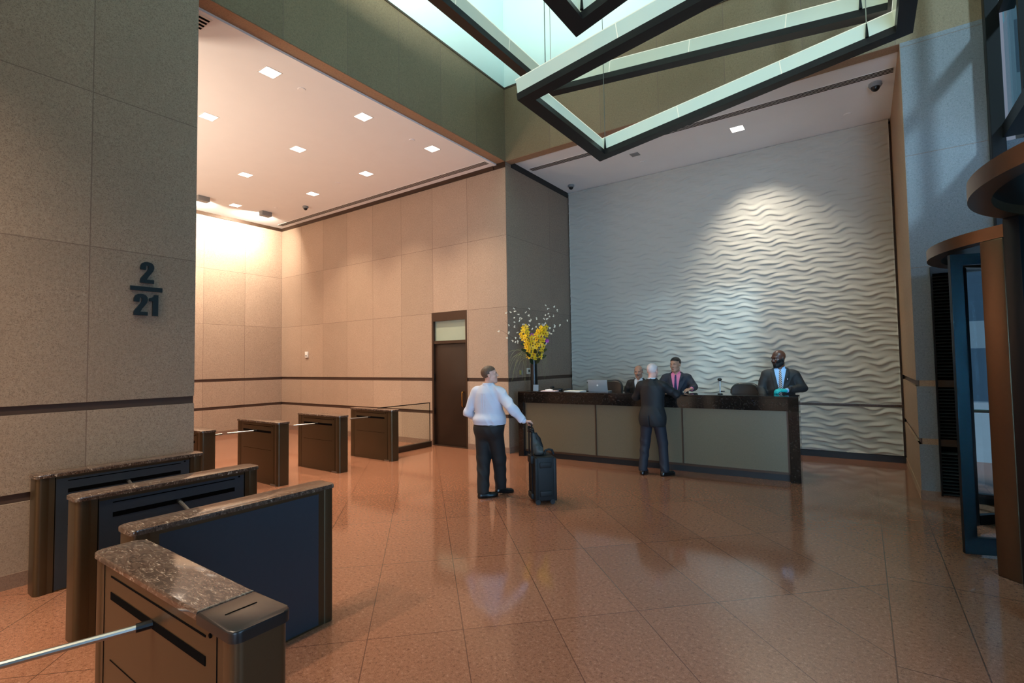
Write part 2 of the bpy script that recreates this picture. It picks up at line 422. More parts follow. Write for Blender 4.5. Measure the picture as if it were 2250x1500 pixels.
for za, zb in ((B2b, B2), (B3b, B3)):
    t.box(XR + BD - 0.012, Y1 + BD - 0.012, za, 0.93, Y1 + BD + 0.02, zb)
    t.box(XR + BD - 0.012, Y1 + BD, za, XR + BD, Y2 + 0.1, zb)
struct(t.build('trim_7', M['band'], smooth=0))
struct(MB().box(XR - 0.006, Y1 - 0.008, 0, 0.93, Y1 + 0.01, 0.12).build('baseboard_right_pier', M['base_stone'], smooth=0))
struct(MB().box(XR - 0.012, Y1 + 0.01, 0, XR, Y2 + 0.1, 0.1).build('baseboard_niche_side', M['stone_brown'], smooth=0))

# niche rear wall with the plaster wave relief in front of it
struct(MB().box(XL - 0.3, Y2 + 0.16, 0, XR + 0.3, Y2 + 0.4, ZN + 0.1).build('wall_niche', M['darkgap'], smooth=0))
struct(MB().box(XL, Y2 + 0.13, 0.0, XR, Y2 + 0.16, ZN - 0.05).build('trim_8', M['base_stone'], smooth=0))
struct(MB().box(XL, Y2 + 0.02, 0, XR, Y2 + 0.14, 0.11).build('baseboard_niche', M['darkgap'], smooth=0))
def wave_panel(name, x0, x1, z0, z1, parent):
    nx, nz = int((x1 - x0) / 0.028), int((z1 - z0) / 0.0072)
    X, Z = np.meshgrid(np.linspace(x0, x1, nx), np.linspace(z0, z1, nz), indexing='ij')
    s, c = np.sin, np.cos
    ph = Z / 0.092 + 0.22 * s(2 * PI * X / 0.56 + 1.6 * s(Z * 3.1 + X * 0.4)) + 0.13 * s(2 * PI * X / 0.37 + Z * 6.3) + 0.55 * s(Z * 2.3 + 1.3 * s(X * 0.9)) + 0.25 * s(5.1 * Z + X * 1.7)
    fr = ph - np.floor(ph)
    # each ripple leans over the one below: slow rise, quick undercut
    prof = np.where(fr < 0.15, 0.5 - 0.5 * c(PI * fr / 0.15), 0.5 + 0.5 * c(PI * (fr - 0.15) / 0.85))
    amp = 0.0205 * (0.50 + 0.50 * s(2 * PI * X / 0.64 + 2.2 * s(Z * 1.9) + np.floor(ph) * 2.4)) 
    Y = Y2 + 0.02 - amp * prof
    n = nx * nz
    v = np.stack([X, Y, Z], -1).reshape(-1, 3)
    idx = np.arange(n).reshape(nx, nz)
    f = np.stack([idx[:-1, :-1], idx[1:, :-1], idx[1:, 1:], idx[:-1, 1:]], -1).reshape(-1, 4)
    # thickness: a back sheet and rim
    me = bpy.data.meshes.new(name)
    rim = np.concatenate([idx[:, 0], idx[-1, 1:], idx[-2::-1, -1], idx[0, -2:0:-1]])
    vb = v[rim].copy(); vb[:, 1] = Y2 + 0.125
    nb = len(rim)
    V = np.concatenate([v, vb])
    rf = [[int(rim[i]), int(rim[(i + 1) % nb]), n + (i + 1) % nb, n + i] for i in range(nb)]
    me.from_pydata(V.tolist(), [], f.tolist() + rf); me.update()
    me.polygons.foreach_set('use_smooth', [True] * len(f) + [False] * nb)
    me.materials.append(M['wave'])
    o = bpy.data.objects.new(name, me); COL.objects.link(o); o.parent = parent
    return o
wv = thing('wave_relief', 'tall pale plaster wall relief of rippling waves behind the reception desk', 'wall relief', (0, 0, 0))
wave_panel('upper_panel', XL + 0.03, 0.505, 0.985, ZN - 0.01, wv)
wave_panel('lower_panel', XL + 0.03, 0.505, 0.12, 0.935, wv)

# door 1 in the rear wall
dX0, dX1 = -7.945, -6.915
fr = MB().box(dX0, Y1 - 0.004, 0, dX0 + 0.05, Y1 + 0.2, 2.955).box(dX1 - 0.045, Y1 - 0.004, 0, dX1, Y1 + 0.2, 2.955).box(dX0 + 0.05, Y1 - 0.004, 2.76, dX1 - 0.045, Y1 + 0.2, 2.955).box(dX0 + 0.05, Y1 + 0.01, 2.255, dX1 - 0.045, Y1 + 0.2, 2.32).box(dX0 + 0.05, Y1 + 0.0, 0, dX1 - 0.045, Y1 + 0.2, 0.018)
d1 = fr.build('door_1', M['bronze_trim'], smooth=0); struct(d1, 'dark brown door with frosted transom in the warm granite wall', 'door')
MB().box(dX0 + 0.05, Y1 + 0.045, 0.018, dX1 - 0.045, Y1 + 0.09, 2.255, 0.004).build('door_leaf', M['door'], d1)
MB().box(dX0 + 0.05, Y1 + 0.06, 2.32, dX1 - 0.045, Y1 + 0.075, 2.76).build('transom_pane', M['pane_frost'], d1, smooth=0)
hx = dX1 - 0.13
MB().tube([(hx, Y1 + 0.045, 1.20), (hx, Y1 - 0.02, 1.20), (hx, Y1 - 0.035, 1.175), (hx, Y1 - 0.035, 0.915), (hx, Y1 - 0.02, 0.89), (hx, Y1 + 0.045, 0.89)], 0.013, 8).build('door_handle', M['brass'], d1)
hg = MB()
for z in (0.70, 1.45): hg.cyl((dX0 + 0.055, Y1 + 0.02, z), (dX0 + 0.055, Y1 + 0.02, z + 0.14), 0.014, n=8)
hg.build('hinge', M['darkmetal'], d1)
struct(MB().box(dX0 - 0.1, Y1 + 0.2, 0, dX1 + 0.1, Y1 + 0.25, 3.0).build('wall_behind_door', M['darkgap'], smooth=0))

# ------------------------------------------------------------------ street front
XF, XO = 1.53, 3.15
fm = MB()
fm.box(1.34, Y1 - 0.14, 0, 1.47, Y1 - 0.002, ZT + 0.4, 0.006)
for y in (7.32, 5.6, 3.9, 2.2, 0.5, -1.2, -2.9): fm.box(XF - 0.06, y - 0.035, 4.52, XF + 0.06, y + 0.035, ZTOP)
for z in (5.92, 8.3, 10.6): fm.box(XF - 0.07, -4, z - 0.06, XF + 0.07, Y1 - 0.14, z + 0.06)
fm.box(1.44, -4, 4.36, XF + 0.1, Y1 - 0.14, 4.52)
struct(fm.build('window_1', M['darkmetal'], smooth=0), 'dark metal curtain wall frame above the revolving doors', 'window')
MB().box(XF - 0.008, -4, 4.52, XF + 0.008, Y1, ZTOP).build('window_pane', M['glass_teal'], bpy.data.objects['window_1'], smooth=0)
struct(MB().box(XF + 0.1, -4, 4.36, XO + 0.1, Y1 + 0.3, 4.5).build('ceiling_entrance', M['darkmetal'], smooth=0))
struct(MB().box(1.47, Y1 + 0.0, 2.95, XO + 0.1, Y1 + 0.3, 4.36).build('wall_entrance', M['stone_r_blue_lit'], smooth=0))
sd = MB().box(0.93, Y1 + 0.1, 2.85, XO, Y1 + 0.18, 2.95).box(0.93, Y1 + 0.1, 0, XO, Y1 + 0.18, 0.12).box(0.93, Y1 + 0.1, 0.12, 0.97, Y1 + 0.18, 2.85).box(1.32, Y1 + 0.1, 0.12, 1.39, Y1 + 0.18, 2.85).box(2.4, Y1 + 0.1, 0.12, 2.46, Y1 + 0.18, 2.85)
struct(sd.build('window_4', M['darkmetal'], smooth=0), 'dark framed side light beside the far revolving door', 'window')
MB().box(0.97, Y1 + 0.135, 0.12, XO, Y1 + 0.145, 2.85).build('window_pane', M['glass_door'], bpy.data.objects['window_4'], smooth=0)
MB().tube([(0.98, Y1 + 0.08, 1.13), (XO - 0.1, Y1 + 0.08, 1.13)], 0.02, 8).build('hand_rail', M['steel'], bpy.data.objects['window_4'])
# louvred grille on the pier front
lv = MB().box(0.727, Y1 - 0.06, 2.84, 0.93, Y1 - 0.002, 2.93).box(0.727, Y1 - 0.06, 0.08, 0.745, Y1 - 0.002, 2.84).box(0.912, Y1 - 0.06, 0.08, 0.93, Y1 - 0.002, 2.84).build('louvre_grille', M['darkmetal'], smooth=0)
tag(lv, 'black louvred grille on the granite pier behind the far revolving door', 'grille')
for lo_, hi_ in ((0.0, 0.62), (0.80, 1.39), (1.53, 3.0)):
    sl = MB()
    for i in range(66):
        z = 0.10 + i * 0.0415
        if not lo_ < z < hi_: continue
        sl.raw([(0.745, Y1 - 0.055, z), (0.912, Y1 - 0.055, z), (0.912, Y1 - 0.02, z + 0.026), (0.745, Y1 - 0.02, z + 0.026), (0.745, Y1 - 0.05, z - 0.006), (0.912, Y1 - 0.05, z - 0.006), (0.912, Y1 - 0.015, z + 0.02), (0.745, Y1 - 0.015, z + 0.02)],
               [(0, 1, 2, 3), (7, 6, 5, 4), (0, 4, 5, 1), (1, 5, 6, 2), (2, 6, 7, 3), (3, 7, 4, 0)])
    sl.build('louvre_slats', M['black_pl'], lv, smooth=0)
for za, zb in ((B2b - 0.005, B2 + 0.005), (B3b - 0.005, B3 + 0.005)): MB().box(0.745, Y1 - 0.05, za, 0.912, Y1 - 0.004, zb).build('band', M['bronze_trim'], lv, smooth=0)
MB().box(0.745, Y1 - 0.008, 0.08, 0.912, Y1 - 0.003, 2.84).build('backing', M['slot'], lv, smooth=0)

def revolving_door(cx, cy, label, wing0):
    R, Zd = 1.2, 2.76
    r = thing('revolving_door', label, 'revolving door', (cx, cy, 0))
    rg = MB().lathe([(R - 0.06, Zd), (R + 0.05, Zd), (R + 0.05, Zd + 0.105), (R - 0.06, Zd + 0.105), (R - 0.06, Zd)], n=160)
    rg.build('canopy_ring', M['bronze_warm'], r)
    MB().lathe([(0.02, Zd + 0.06), (R - 0.05, Zd + 0.06), (R - 0.05, Zd + 0.10), (0.02, Zd + 0.10)], n=48).build('canopy', M['darkmetal'], r)
    a0, a1 = math.radians(180 - 40), math.radians(180 + 43)
    for ang, wide, key in ((a0, 0.04, 'darkmetal'), (a1, 0.09, 'bronze_warm'), (math.radians(43), 0.09, 'darkmetal'), (math.radians(-43), 0.09, 'darkmetal')):
        px, py = math.cos(ang) * R, math.sin(ang) * R
        MB().box(-0.05, -wide, 0, 0.05, wide, Zd, 0.012, mtx=Matrix.Translation((px, py, 0)) @ Matrix.Rotation(ang, 4, 'Z')).build('jamb_post', M[key], r)
    for b0, b1 in ((math.radians(43), a0), (a1, math.radians(360 - 43))):
        MB().lathe([(R - 0.006, 0.1), (R + 0.006, 0.1), (R + 0.006, Zd), (R - 0.006, Zd), (R - 0.006, 0.1)], n=24, a0=b0 + 0.06, a1=b1 - 0.06).build('curved_glass', M['glass_door'], r)
        MB().lathe([(R - 0.03, 0.0), (R + 0.03, 0.0), (R + 0.03, 0.1), (R - 0.03, 0.1), (R - 0.03, 0.0)], n=24, a0=b0 + 0.06, a1=b1 - 0.06).build('kick_rail', M['darkmetal'], r)
    MB().cyl((0, 0, 0), (0, 0, Zd), 0.05, n=16).build('centre_post', M['darkmetal'], r)
    for k in range(4):
        a = wing0 + k * PI / 2
        mt = Matrix.Rotation(a, 4, 'Z')
        w = MB().box(0.05, -0.022, 0.02, 0.13, 0.022, Zd - 0.02, mtx=mt).box(R - 0.11, -0.022, 0.02, R - 0.015, 0.022, Zd - 0.02, mtx=mt).box(0.13, -0.022, 0.02, R - 0.11, 0.022, 0.17, mtx=mt).box(0.13, -0.022, Zd - 0.12, R - 0.11, 0.022, Zd - 0.02, mtx=mt)
        wo = w.build('door_wing', M['darkmetal'], r, smooth=0)
        MB().box(0.13, -0.005, 0.17, R - 0.11, 0.005, Zd - 0.12, mtx=mt).build('wing_pane', M['glass_door'], wo, smooth=0)
        MB().tube([(0.16, 0.03, 1.0), (R - 0.13, 0.03, 1.0)], 0.016, 8).build('push_bar', M['steel'], wo)
        bpy.data.objects[wo.name].children[-1].matrix_local = mt
    return r
revolving_door(1.81, 6.5, 'far revolving door with brown bronze jamb beside the louvred granite pier', math.radians(198))
revolving_door(1.81, 4.05, 'near revolving door with black jamb cut off by the picture edge', math.radians(205))

# outer glazing line between the doors, street and a building across it
om = MB()
for y in (7.75, 5.28, 2.8, 1.0, -1.0, -3.0): om.box(XO - 0.05, y - 0.05, 0, XO + 0.05, y + 0.05, 4.36)
om.box(XO - 0.04, -4, 2.72, XO + 0.04, 8.2, 2.86)
struct(om.build('window_2', M['darkmetal'], smooth=0), 'dark mullions of the outer glazing behind the revolving doors', 'window')
MB().box(XO - 0.006, -4, 2.86, XO + 0.006, 8.2, 4.36).box(XO - 0.006, -4, 0, XO + 0.006, 2.5, 2.72).build('window_pane', M['glass_teal'], bpy.data.objects['window_2'], smooth=0)
M['pavement'] = plain('street_pavement', (0.50, 0.53, 0.55), 0.7, var=0.08, scale=1.5)
def facade_mat():
    n = NT('facade_across_street'); P, xyz = n.pos()
    a = n.math('LESS_THAN', n.math('FRACT', n.math('DIVIDE', n.math('ADD', xyz[0], xyz[1]), 1.9)), 0.62); b = n.math('LESS_THAN', n.math('FRACT', n.math('DIVIDE', xyz[2], 3.2)), 0.66)
    c = n.mix(n.math('MULTIPLY', a, b), lin((0.36, 0.41, 0.44)), lin((0.13, 0.21, 0.27)))
    n.bsdf(Base_Color=c, Roughness=0.4); return n.m
M['facade'] = facade_mat()
struct(MB().box(3.2, -45, -0.25, 40, 60, -0.05).box(0.86, 8.6, -0.25, 3.2, 60, -0.05).build('ground_street', M['pavement'], smooth=0))
st = MB().box(16, -40, -0.05, 17.2, -12.9, 32).box(16, -12.9, -0.05, 24, 40, 8).build('building', M['facade'], smooth=0)  # tall end is an unseen tower added to block sun from the nearer bays
s2 = MB().box(2.0, 27, -0.05, 15.5, 36, 18).build('building', M['facade'], smooth=0)
tag(s2, 'pale building at the end of the street seen through the side light', 'building')
tag(st, 'pale office building across the street with an unseen tower added to block sun', 'building')

# low ceiling behind the camera, and a window frame added with the niche fill
struct(MB().box(XL, -4.0, 5.9, -1.4, -0.4, 6.1).build('ceiling_rear_lobby', M['plaster'], smooth=0))
w3 = MB()
for x in (-1.1, 0.25, 1.6, 2.9): w3.box(x - 0.05, -3.99, 0.4, x + 0.05, -3.93, 3.4)
for z in (0.4, 3.4): w3.box(-1.15, -3.99, z - 0.05, 2.95, -3.93, z + 0.05)
struct(w3.build('window_added', M['darkmetal'], smooth=0))
# ------------------------------------------------------------------ turnstiles
def rrect(x0, y0, x1, y1, r, n=5):
    pts = []
    for cx, cy, a in ((x1 - r, y1 - r, 0), (x0 + r, y1 - r, 90), (x0 + r, y0 + r, 180), (x1 - r, y0 + r, 270)):
        for k in range(n + 1):
            t = math.radians(a + 90 * k / n); pts.append((cx + r * math.cos(t), cy + r * math.sin(t)))
    return pts
def turnstile(x, y, rz, label, length=1.22, left=True, right=True, reader=False, plates=False, panel=False, group='turnstiles', arm_dx=-0.09):
    """Cabinet along local X, centred; left = slots and arm on the local -Y face, right = on +Y."""
    w, H = 0.095, 0.955
    L = length / 2
    t = thing('turnstile', label, 'turnstile', (x, y, 0), rz, group)
    MB().prism(rrect(-L + 0.012, -w + 0.004, L - 0.012, w - 0.004, 0.035), 0.0, 0.928).build('cabinet', M['bronze'], t)
    for s in (-1, 1):
        MB().prism(rrect(min(s * L, s * (L - 0.10)), -w, max(s * L, s * (L - 0.10)), w, 0.035), 0.0, 0.93).build('end_pilaster', M['bronze'], t)
    for s, q in ((-1, panel), (1, False)):
        if q: MB().box(-L + 0.125, s * (w - 0.004), 0.012, L - 0.125, s * (w - 0.003), 0.905).build('side_sheen_sheet', M['side_sheen_sheet'], t, smooth=0)
    xr = L - 0.245 if reader else L + 0.008
    MB().prism(rrect(-L - 0.008, -w - 0.008, xr, w + 0.008, 0.035) if not reader else [(xr, -w - 0.008), (xr, w + 0.008)] + [p for p in rrect(-L - 0.008, -w - 0.008, xr, w + 0.008, 0.035) if p[0] < 0], 0.928, H, bev=0.009).build('granite_cap', M['cap'], t)
    if reader:
        q = [(p[0], p[1]) for p in rrect(xr + 0.002, -w - 0.008, L + 0.008, w + 0.008, 0.035) if p[0] > xr + 0.06]
        h = len(q) // 2
        rd = MB().prism([(xr + 0.002, w + 0.008), (xr + 0.002, -w - 0.008)] + q[h:] + q[:h], 0.915, H - 0.001, bev=0.008).build('card_reader_panel', M['reader'], t)
        MB().box(xr + 0.10, -0.055, H - 0.002, xr + 0.104, 0.055, H + 0.0006).build('card_slot', M['slot'], rd, smooth=0)
    for s, on_ in ((-1, left), (1, right)):
        f = s * (w - 0.004)
        if not on_: continue
        b = MB()
        b.box(-L + 0.20, f, 0.783, L - 0.20, f + s * 0.0025, 0.815)
        b.build('arm_slot', M['slot'], t, smooth=0)
        g = MB(); g.box(-L + 0.20, f, 0.879, L - 0.20, f + s * 0.002, 0.886)
        g.build('groove', M['slot'], t, smooth=0)
        g = MB(); g.box(-L + 0.20, f, 0.520, L - 0.20, f + s * 0.0015, 0.524)
        for sx in (-1, 1): g.box(sx * (L - 0.122), f, 0.0, sx * (L - 0.117), f + s * 0.0015, 0.922)
        g.build('seam', M['slot'], t, smooth=0)
        MB().cyl((L - 0.165, f - s * 0.002, 0.895), (L - 0.165, f + s * 0.004, 0.895), 0.008, n=12).build('key_lock', M['slot'], t)
        a = MB()
        a.tube([(0.0, f - s * 0.01, 0.80), (arm_dx * 0.15, f + s * 0.06, 0.80), (arm_dx, f + s * 0.405, 0.80)], 0.0125, 10)
        ao = a.build('barrier_arm', M['steel'], t)
        MB().tube([(0.0, f - s * 0.006, 0.80), (arm_dx * 0.12, f + s * 0.05, 0.80)], 0.017, 10).build('sleeve', M['darkmetal'], ao)
        if plates and s < 0:
            MB().box(L - 0.20, f, 0.002, L - 0.06, f + s * 0.012, 0.022).build('foot_plate', M['steel'], t, smooth=0)
    return t
M['reader'] = plain('black_satin_reader_panel', (0.13, 0.12, 0.115), 0.3, metal=0.3)
turnstile(-2.325, 0.925, 0.0, 'nearest turnstile at the bottom edge with a black card reader panel on its cap', length=1.29, right=False, reader=True, group='turnstiles by the left wall', arm_dx=-0.12)
turnstile(-3.25, 1.645, PI / 2, 'turnstile with a plain blue-sheened side right behind the nearest one', left=False, panel=True, group='turnstiles by the left wall')
turnstile(-4.375, 1.70, PI / 2, 'turnstile standing between the plain sided one and the wall side one', panel=True, group='turnstiles by the left wall')
turnstile(-5.545, 1.755, PI / 2, 'turnstile standing right against the tall shaded granite wall', length=1.24, right=False, panel=True, group='turnstiles by the left wall')
turnstile(-7.875, 3.235, 0.0, 'far turnstile mostly hidden behind the end of the granite wall', group='turnstiles across the lift lobby', plates=True)
turnstile(-7.875, 4.305, 0.0, 'far turnstile standing second from the end of the granite wall', group='turnstiles across the lift lobby', plates=True)
turnstile(-7.865, 5.375, 0.0, 'far turnstile standing third from the end of the granite wall', group='turnstiles across the lift lobby', plates=True)
turnstile(-7.880, 6.530, 0.0, 'far turnstile joined to the glass barrier before the brown door', right=False, group='turnstiles across the lift lobby', plates=True)
gb = thing('glass_barrier', 'low clear glass barrier with dark base rail between far turnstile and granite wall', 'barrier', (-7.90, 6.64, 0))
MB().box(-0.05, 0.0, 0.0, 0.05, 1.46, 0.115, 0.006).build('base_rail', M['bronze_trim'], gb)
MB().box(-0.006, 0.0, 0.115, 0.006, 1.45, 0.945).build('glass_panel', M['glass'], gb, smooth=0)
MB().box(-0.012, 0.0, 0.945, 0.012, 1.455, 0.962).box(-0.008, 1.445, 0.115, 0.008, 1.455, 0.945).build('edge_strip', M['darkmetal'], gb, smooth=0)

# ------------------------------------------------------------------ the numbers on the left wall
TWO = [(0, 0), (1, 0), (1, .30), (.48, .30), (.60, .55), (.80, .83), (.94, 1.05), (1, 1.28), (.97, 1.50), (.86, 1.66), (.68, 1.74), (.50, 1.76), (.30, 1.73), (.13, 1.63), (.03, 1.46), (0, 1.26), (0, 1.10), (.40, 1.10), (.40, 1.34), (.43, 1.44), (.50, 1.48), (.57, 1.44), (.60, 1.33), (.57, 1.16), (.48, .98), (.30, .74), (.14, .52), (.03, .34), (0, .2)]
ONE = [(.28, 0), (.74, 0), (.74, 1.75), (.42, 1.75), (.36, 1.63), (.22, 1.51), (0, 1.44), (0, 1.20), (.28, 1.20)]
M['sign'] = plain('dark_slate_metal_letters', (0.125, 0.16, 0.18), 0.4, metal=0.3)
sg = thing('floor_number_sign', 'dark raised floor numbers 2 over 21 on the shaded granite wall', 'sign', (XL, 2.0, 2.59))
def glyph(poly, y, z, w, h, name):
    # x of the glyph runs along +Y, its height along Z, standing off the wall along +X
    hh = max(p[1] for p in poly)
    m = Matrix(((0, 0, 1, 0), (1, 0, 0, 0), (0, 1, 0, 0), (0, 0, 0, 1)))
    MB().prism([(y + p[0] * w, z + p[1] / hh * h) for p in poly], 0.004, 0.024, mtx=m).build(name, M['sign'], sg, smooth=0)
glyph(TWO, -0.058, 0.062, 0.118, 0.212, 'digit')
glyph([(0, 0), (1, 0), (1, 1), (0, 1)], -0.137, -0.018, 0.272, 0.042, 'fraction_bar')
glyph(TWO, -0.108, -0.262, 0.118, 0.212, 'digit')
glyph(ONE, 0.022, -0.262, 0.105, 0.212, 'digit')

# ------------------------------------------------------------------ reception desk
DA = math.atan2(8.36 - 8.13, 4.76)
dk = thing('reception_desk', 'long black granite reception desk with bronze mesh front panels', 'reception desk', (-5.56, 8.13, 0), DA)
DL, DH = 4.77, 1.25
top = MB().box(0, 0, DH - 0.03, DL, 0.50, DH, 0.004).box(0, 0, DH - 0.215, DL, 0.05, DH - 0.03)
top.box(0, 0, 0, 0.115, 0.5, DH - 0.03).box(DL - 0.135, 0, 0, DL, 0.5, DH - 0.03)
top.build('granite_frame', M['bgranite'], dk, smooth=20)
px = [0.115, 1.42, 2.43, 3.23, DL - 0.135]
px = [0.115, 1.595, 3.106, DL - 0.135]
for a, b in zip(px[:-1], px[1:]):
    MB().box(a + 0.012, 0.06, 0.135, b - 0.012, 0.085, DH - 0.21).build('mesh_panel', M['desk_panel'], dk, smooth=0)
st = MB()
for a in px[1:-1]: st.box(a - 0.010, 0.045, 0.10, a + 0.010, 0.085, DH - 0.21)
st.box(px[-1] - 0.03, 0.05, 0.1, px[-1], 0.085, DH - 0.21).box(0.115, 0.05, 0.1, 0.13, 0.085, DH - 0.21).box(0.115, 0.05, 0.1, px[-1], 0.085, 0.135)
st.build('panel_frame', M['bronze_trim'], dk, smooth=0)
MB().box(0.115, 0.10, 0, DL - 0.135, 0.14, 0.11).build('kick_board', M['darkgap'], dk, smooth=0)
MB().box(0.115, 0.14, 0.0, DL - 0.135, 0.18, DH - 0.03).box(0.115, 0.18, 0.74, DL - 0.135, 0.70, 0.78).box(0.115, 0.65, 0, 0.16, 0.70, 0.74).build('work_surface', M['black_pl'], dk, smooth=0)
def dpt(u, v): return (-5.56 + u * math.cos(DA) - v * math.sin(DA), 8.13 + u * math.sin(DA) + v * math.cos(DA))

# ------------------------------------------------------------------ chandelier: three tilted rectangles of lit acrylic
def chandelier_frame(name, corner, wx, wy, tilt, label, joints, cable_z):
    """corner: underside of the outer corner at (x min, y max); extends +X (tilted) by wx and -Y by wy."""
    r = thing(name, label, 'light fitting', corner, 0, 'hanging light frames')
    rot = Matrix.Rotation(-tilt, 4, 'Y')
    b, h, ah = 0.135, 0.07, 0.145
    ch = MB()
    ch.box(0, -b, 0, wx, 0, h, mtx=rot).box(0, -wy, 0, wx, -wy + b, h, mtx=rot)
    ch.box(0, -wy + b, 0, b, -b, h, mtx=rot).box(wx - b, -wy + b, 0, wx, -b, h, mtx=rot)
    ch.build('channel', M['channel'], r, smooth=0)
    i = 0.006
    ac, ed = MB(), MB()
    def run(x0, y0, x1, y1, along):
        Lr = (x1 - x0) if along == 'x' else (y1 - y0)
        k = max(1, int(round(Lr / joints)))
        for q in range(k):
            a, c = Lr * q / k + 0.004, Lr * (q + 1) / k - 0.004
            if along == 'x': ac.box(x0 + a, y0, h, x0 + c, y1, h + ah, mtx=rot)
            else: ac.box(x0, y0 + a, h, x1, y0 + c, h + ah, mtx=rot)
            if q: 
                if along == 'x': ed.box(x0 + a - 0.008, y0 + 0.002, h, x0 + a, y1 - 0.002, h + ah, mtx=rot)
                else: ed.box(x0 + 0.002, y0 + a - 0.008, h, x1 - 0.002, y0 + a, h + ah, mtx=rot)
        ed.box(x0 - 0.0015, y0 - 0.0015, h + ah, x1 + 0.0015, y1 + 0.0015, h + ah + 0.007, mtx=rot)
    run(i, -b + i, wx - i, -i, 'x'); run(i, -wy + i, wx - i, -wy + b - i, 'x')
    run(i, -wy + b, b - i, -b, 'y'); run(wx - b + i, -wy + b, wx - i, -b, 'y')
    ac.build('acrylic_diffuser', M['acrylic'], r, smooth=0)
    ed.build('lit_edge', M['acrylic_edge'], r, smooth=0)
    for x, y in ((0.16, -b * 0.5), (wx - 0.35, -b * 0.5), (0.25, -wy + b * 0.5), (wx - 0.35, -wy + b * 0.5)):
        p = rot @ Vector((x, y + (0.09 if y < -1 else -0.09), h))
        MB().cyl(p, (p.x, p.y, cable_z - corner[2]), 0.0045, n=6).build('cable', M['steel'], r)
        MB().cyl((p.x, p.y, p.z - 0.01), (p.x, p.y, p.z + 0.12), 0.016, 0.006, n=8).build('cable_clamp', M['darkmetal'], r)
    return r
chandelier_frame('hanging_light_frame', (-2.741, 6.0, 4.425), 3.27, 1.92, math.radians(7.82), 'lowest tilted rectangular hanging light frame of black channel and white acrylic', 1.12, ZTOP)
chandelier_frame('hanging_light_frame', (-3.532, 6.0, 5.535), 4.0, 3.2, math.radians(-6.51), 'middle hanging light frame tilting down to the right behind the lowest one', 1.12, ZTOP)
chandelier_frame('hanging_light_frame', (-1.95, 3.84, 4.63), 1.8, 1.5, math.radians(14.86), 'small corner of a hanging light frame at the top picture edge', 1.12, ZTOP)

# ------------------------------------------------------------------ ceiling fittings
LL = [(-6.61, 3.69, 'by the header, closest to the slotted air grille'), (-6.60, 5.27, 'at the middle of the row along the header'), (-6.56, 6.84, 'by the header, closest to the corner pier'),
      (-8.60, 3.77, 'cut by the edge of the shaded granite wall'), (-8.58, 5.34, 'at the middle of the second row from the header'), (-8.55, 6.90, 'in the second row from the header, closest to the door wall'),
      (-10.62, 5.40, 'in the third row from the header, farther from the door wall'), (-10.57, 6.96, 'in the third row from the header, closest to the door wall'), (-12.85, 6.29, 'between the two wall washer boxes by the end wall')]
def downlight(x, y, z, label, key, size=0.105):
    r = thing('downlight', label, 'ceiling light', (x, y, z), 0, 'square ceiling downlights')
    MB().box(-size - 0.012, -size - 0.012, -0.004, size + 0.012, -size, 0.0).box(-size - 0.012, size, -0.004, size + 0.012, size + 0.012, 0).box(-size - 0.012, -size, -0.004, -size, size, 0).box(size, -size, -0.004, size + 0.012, size, 0).build('trim_ring', M['white'], r, smooth=0)
    MB().box(-size, -size, -0.002, size, size, 0.0).build('diffuser', M[key], r, smooth=0)
    return r
for x, y, how in LL: downlight(x, y, ZC, 'lit square downlight ' + how, 'lamp_warm')
downlight(-1.717, 9.674, ZN, 'single square lit downlight in the niche ceiling over the desk', 'lamp_cool')
for y, how in ((5.5, 'cut by the shaded granite wall'), (7.04, 'nearest the rear corner of the lobby')):
    r = thing('wall_washer', 'small box wall washer lamp on the lobby ceiling ' + how, 'ceiling light', (-12.8, y, ZC), 0, 'wall washers')
    MB().box(-0.09, -0.13, -0.115, 0.09, 0.13, -0.0, 0.006).build('housing', M['grey_pl'], r)
    MB().box(-0.094, -0.11, -0.10, -0.0905, 0.11, -0.02).build('lens', M['lamp_warm'], r, smooth=0)
def sprinkler(x, y, z, label):
    o = MB().lathe([(0, -0.010), (0.05, -0.010), (0.058, 0.0), (0.0, 0.0)], n=20).build('sprinkler_cover', M['plaster'], loc=(x, y, z + 0.002))
    tag(o, label, 'sprinkler', 'round sprinkler covers')
sprinkler(-6.648, 4.194, ZC, 'round white sprinkler cover between the two header side downlights nearest the camera')
sprinkler(-6.598, 6.354, ZC, 'round white sprinkler cover by the header side downlight nearest the pier')
sprinkler(-9.50, 6.88, ZC, 'round white sprinkler cover near the granite wall with the door, between two downlights')
sprinkler(-12.27, 7.02, ZC, 'round white sprinkler cover beside the wall washer and dome camera')
sprinkler(-0.071, 10.237, ZN, 'round white sprinkler cover in the niche ceiling near the right pier')
sprinkler(-3.652, 10.093, ZN, 'round white sprinkler cover in the niche ceiling left of the downlight')
ex = MB().box(-0.085, -0.085, -0.008, 0.085, 0.085, 0.0, 0.003).build('ceiling_vent', M['grey_pl'], loc=(-3.628, 9.622, ZN))
tag(ex, 'small square grey vent in the niche ceiling behind the light frame corner', 'vent')
def dome(x, y, z, label, s=1.0, wedge=False):
    r = thing('dome_camera', label, 'security camera', (x, y, z + 0.002), 0, 'dome cameras')
    MB().lathe([(0, 0), (0.075 * s, 0), (0.078 * s, -0.03 * s), (0.06 * s, -0.055 * s), (0.0, -0.055 * s)], n=20).build('housing', M['grey_pl'], r)
    MB().ball((0, 0, -0.055 * s), (0.052 * s, 0.052 * s, 0.055 * s), 16, 10).build('dome', M['black_pl'], r)
dome(0.30, 9.33, ZN, 'dark dome camera in the niche ceiling beside the right pier', 1.15)
dome(-5.50, 10.40, ZN, 'dome camera in the niche ceiling corner beside the wave relief', 1.0)
dome(-11.55, 7.40, ZC, 'dome camera on the lobby ceiling near the rear wall', 0.95)
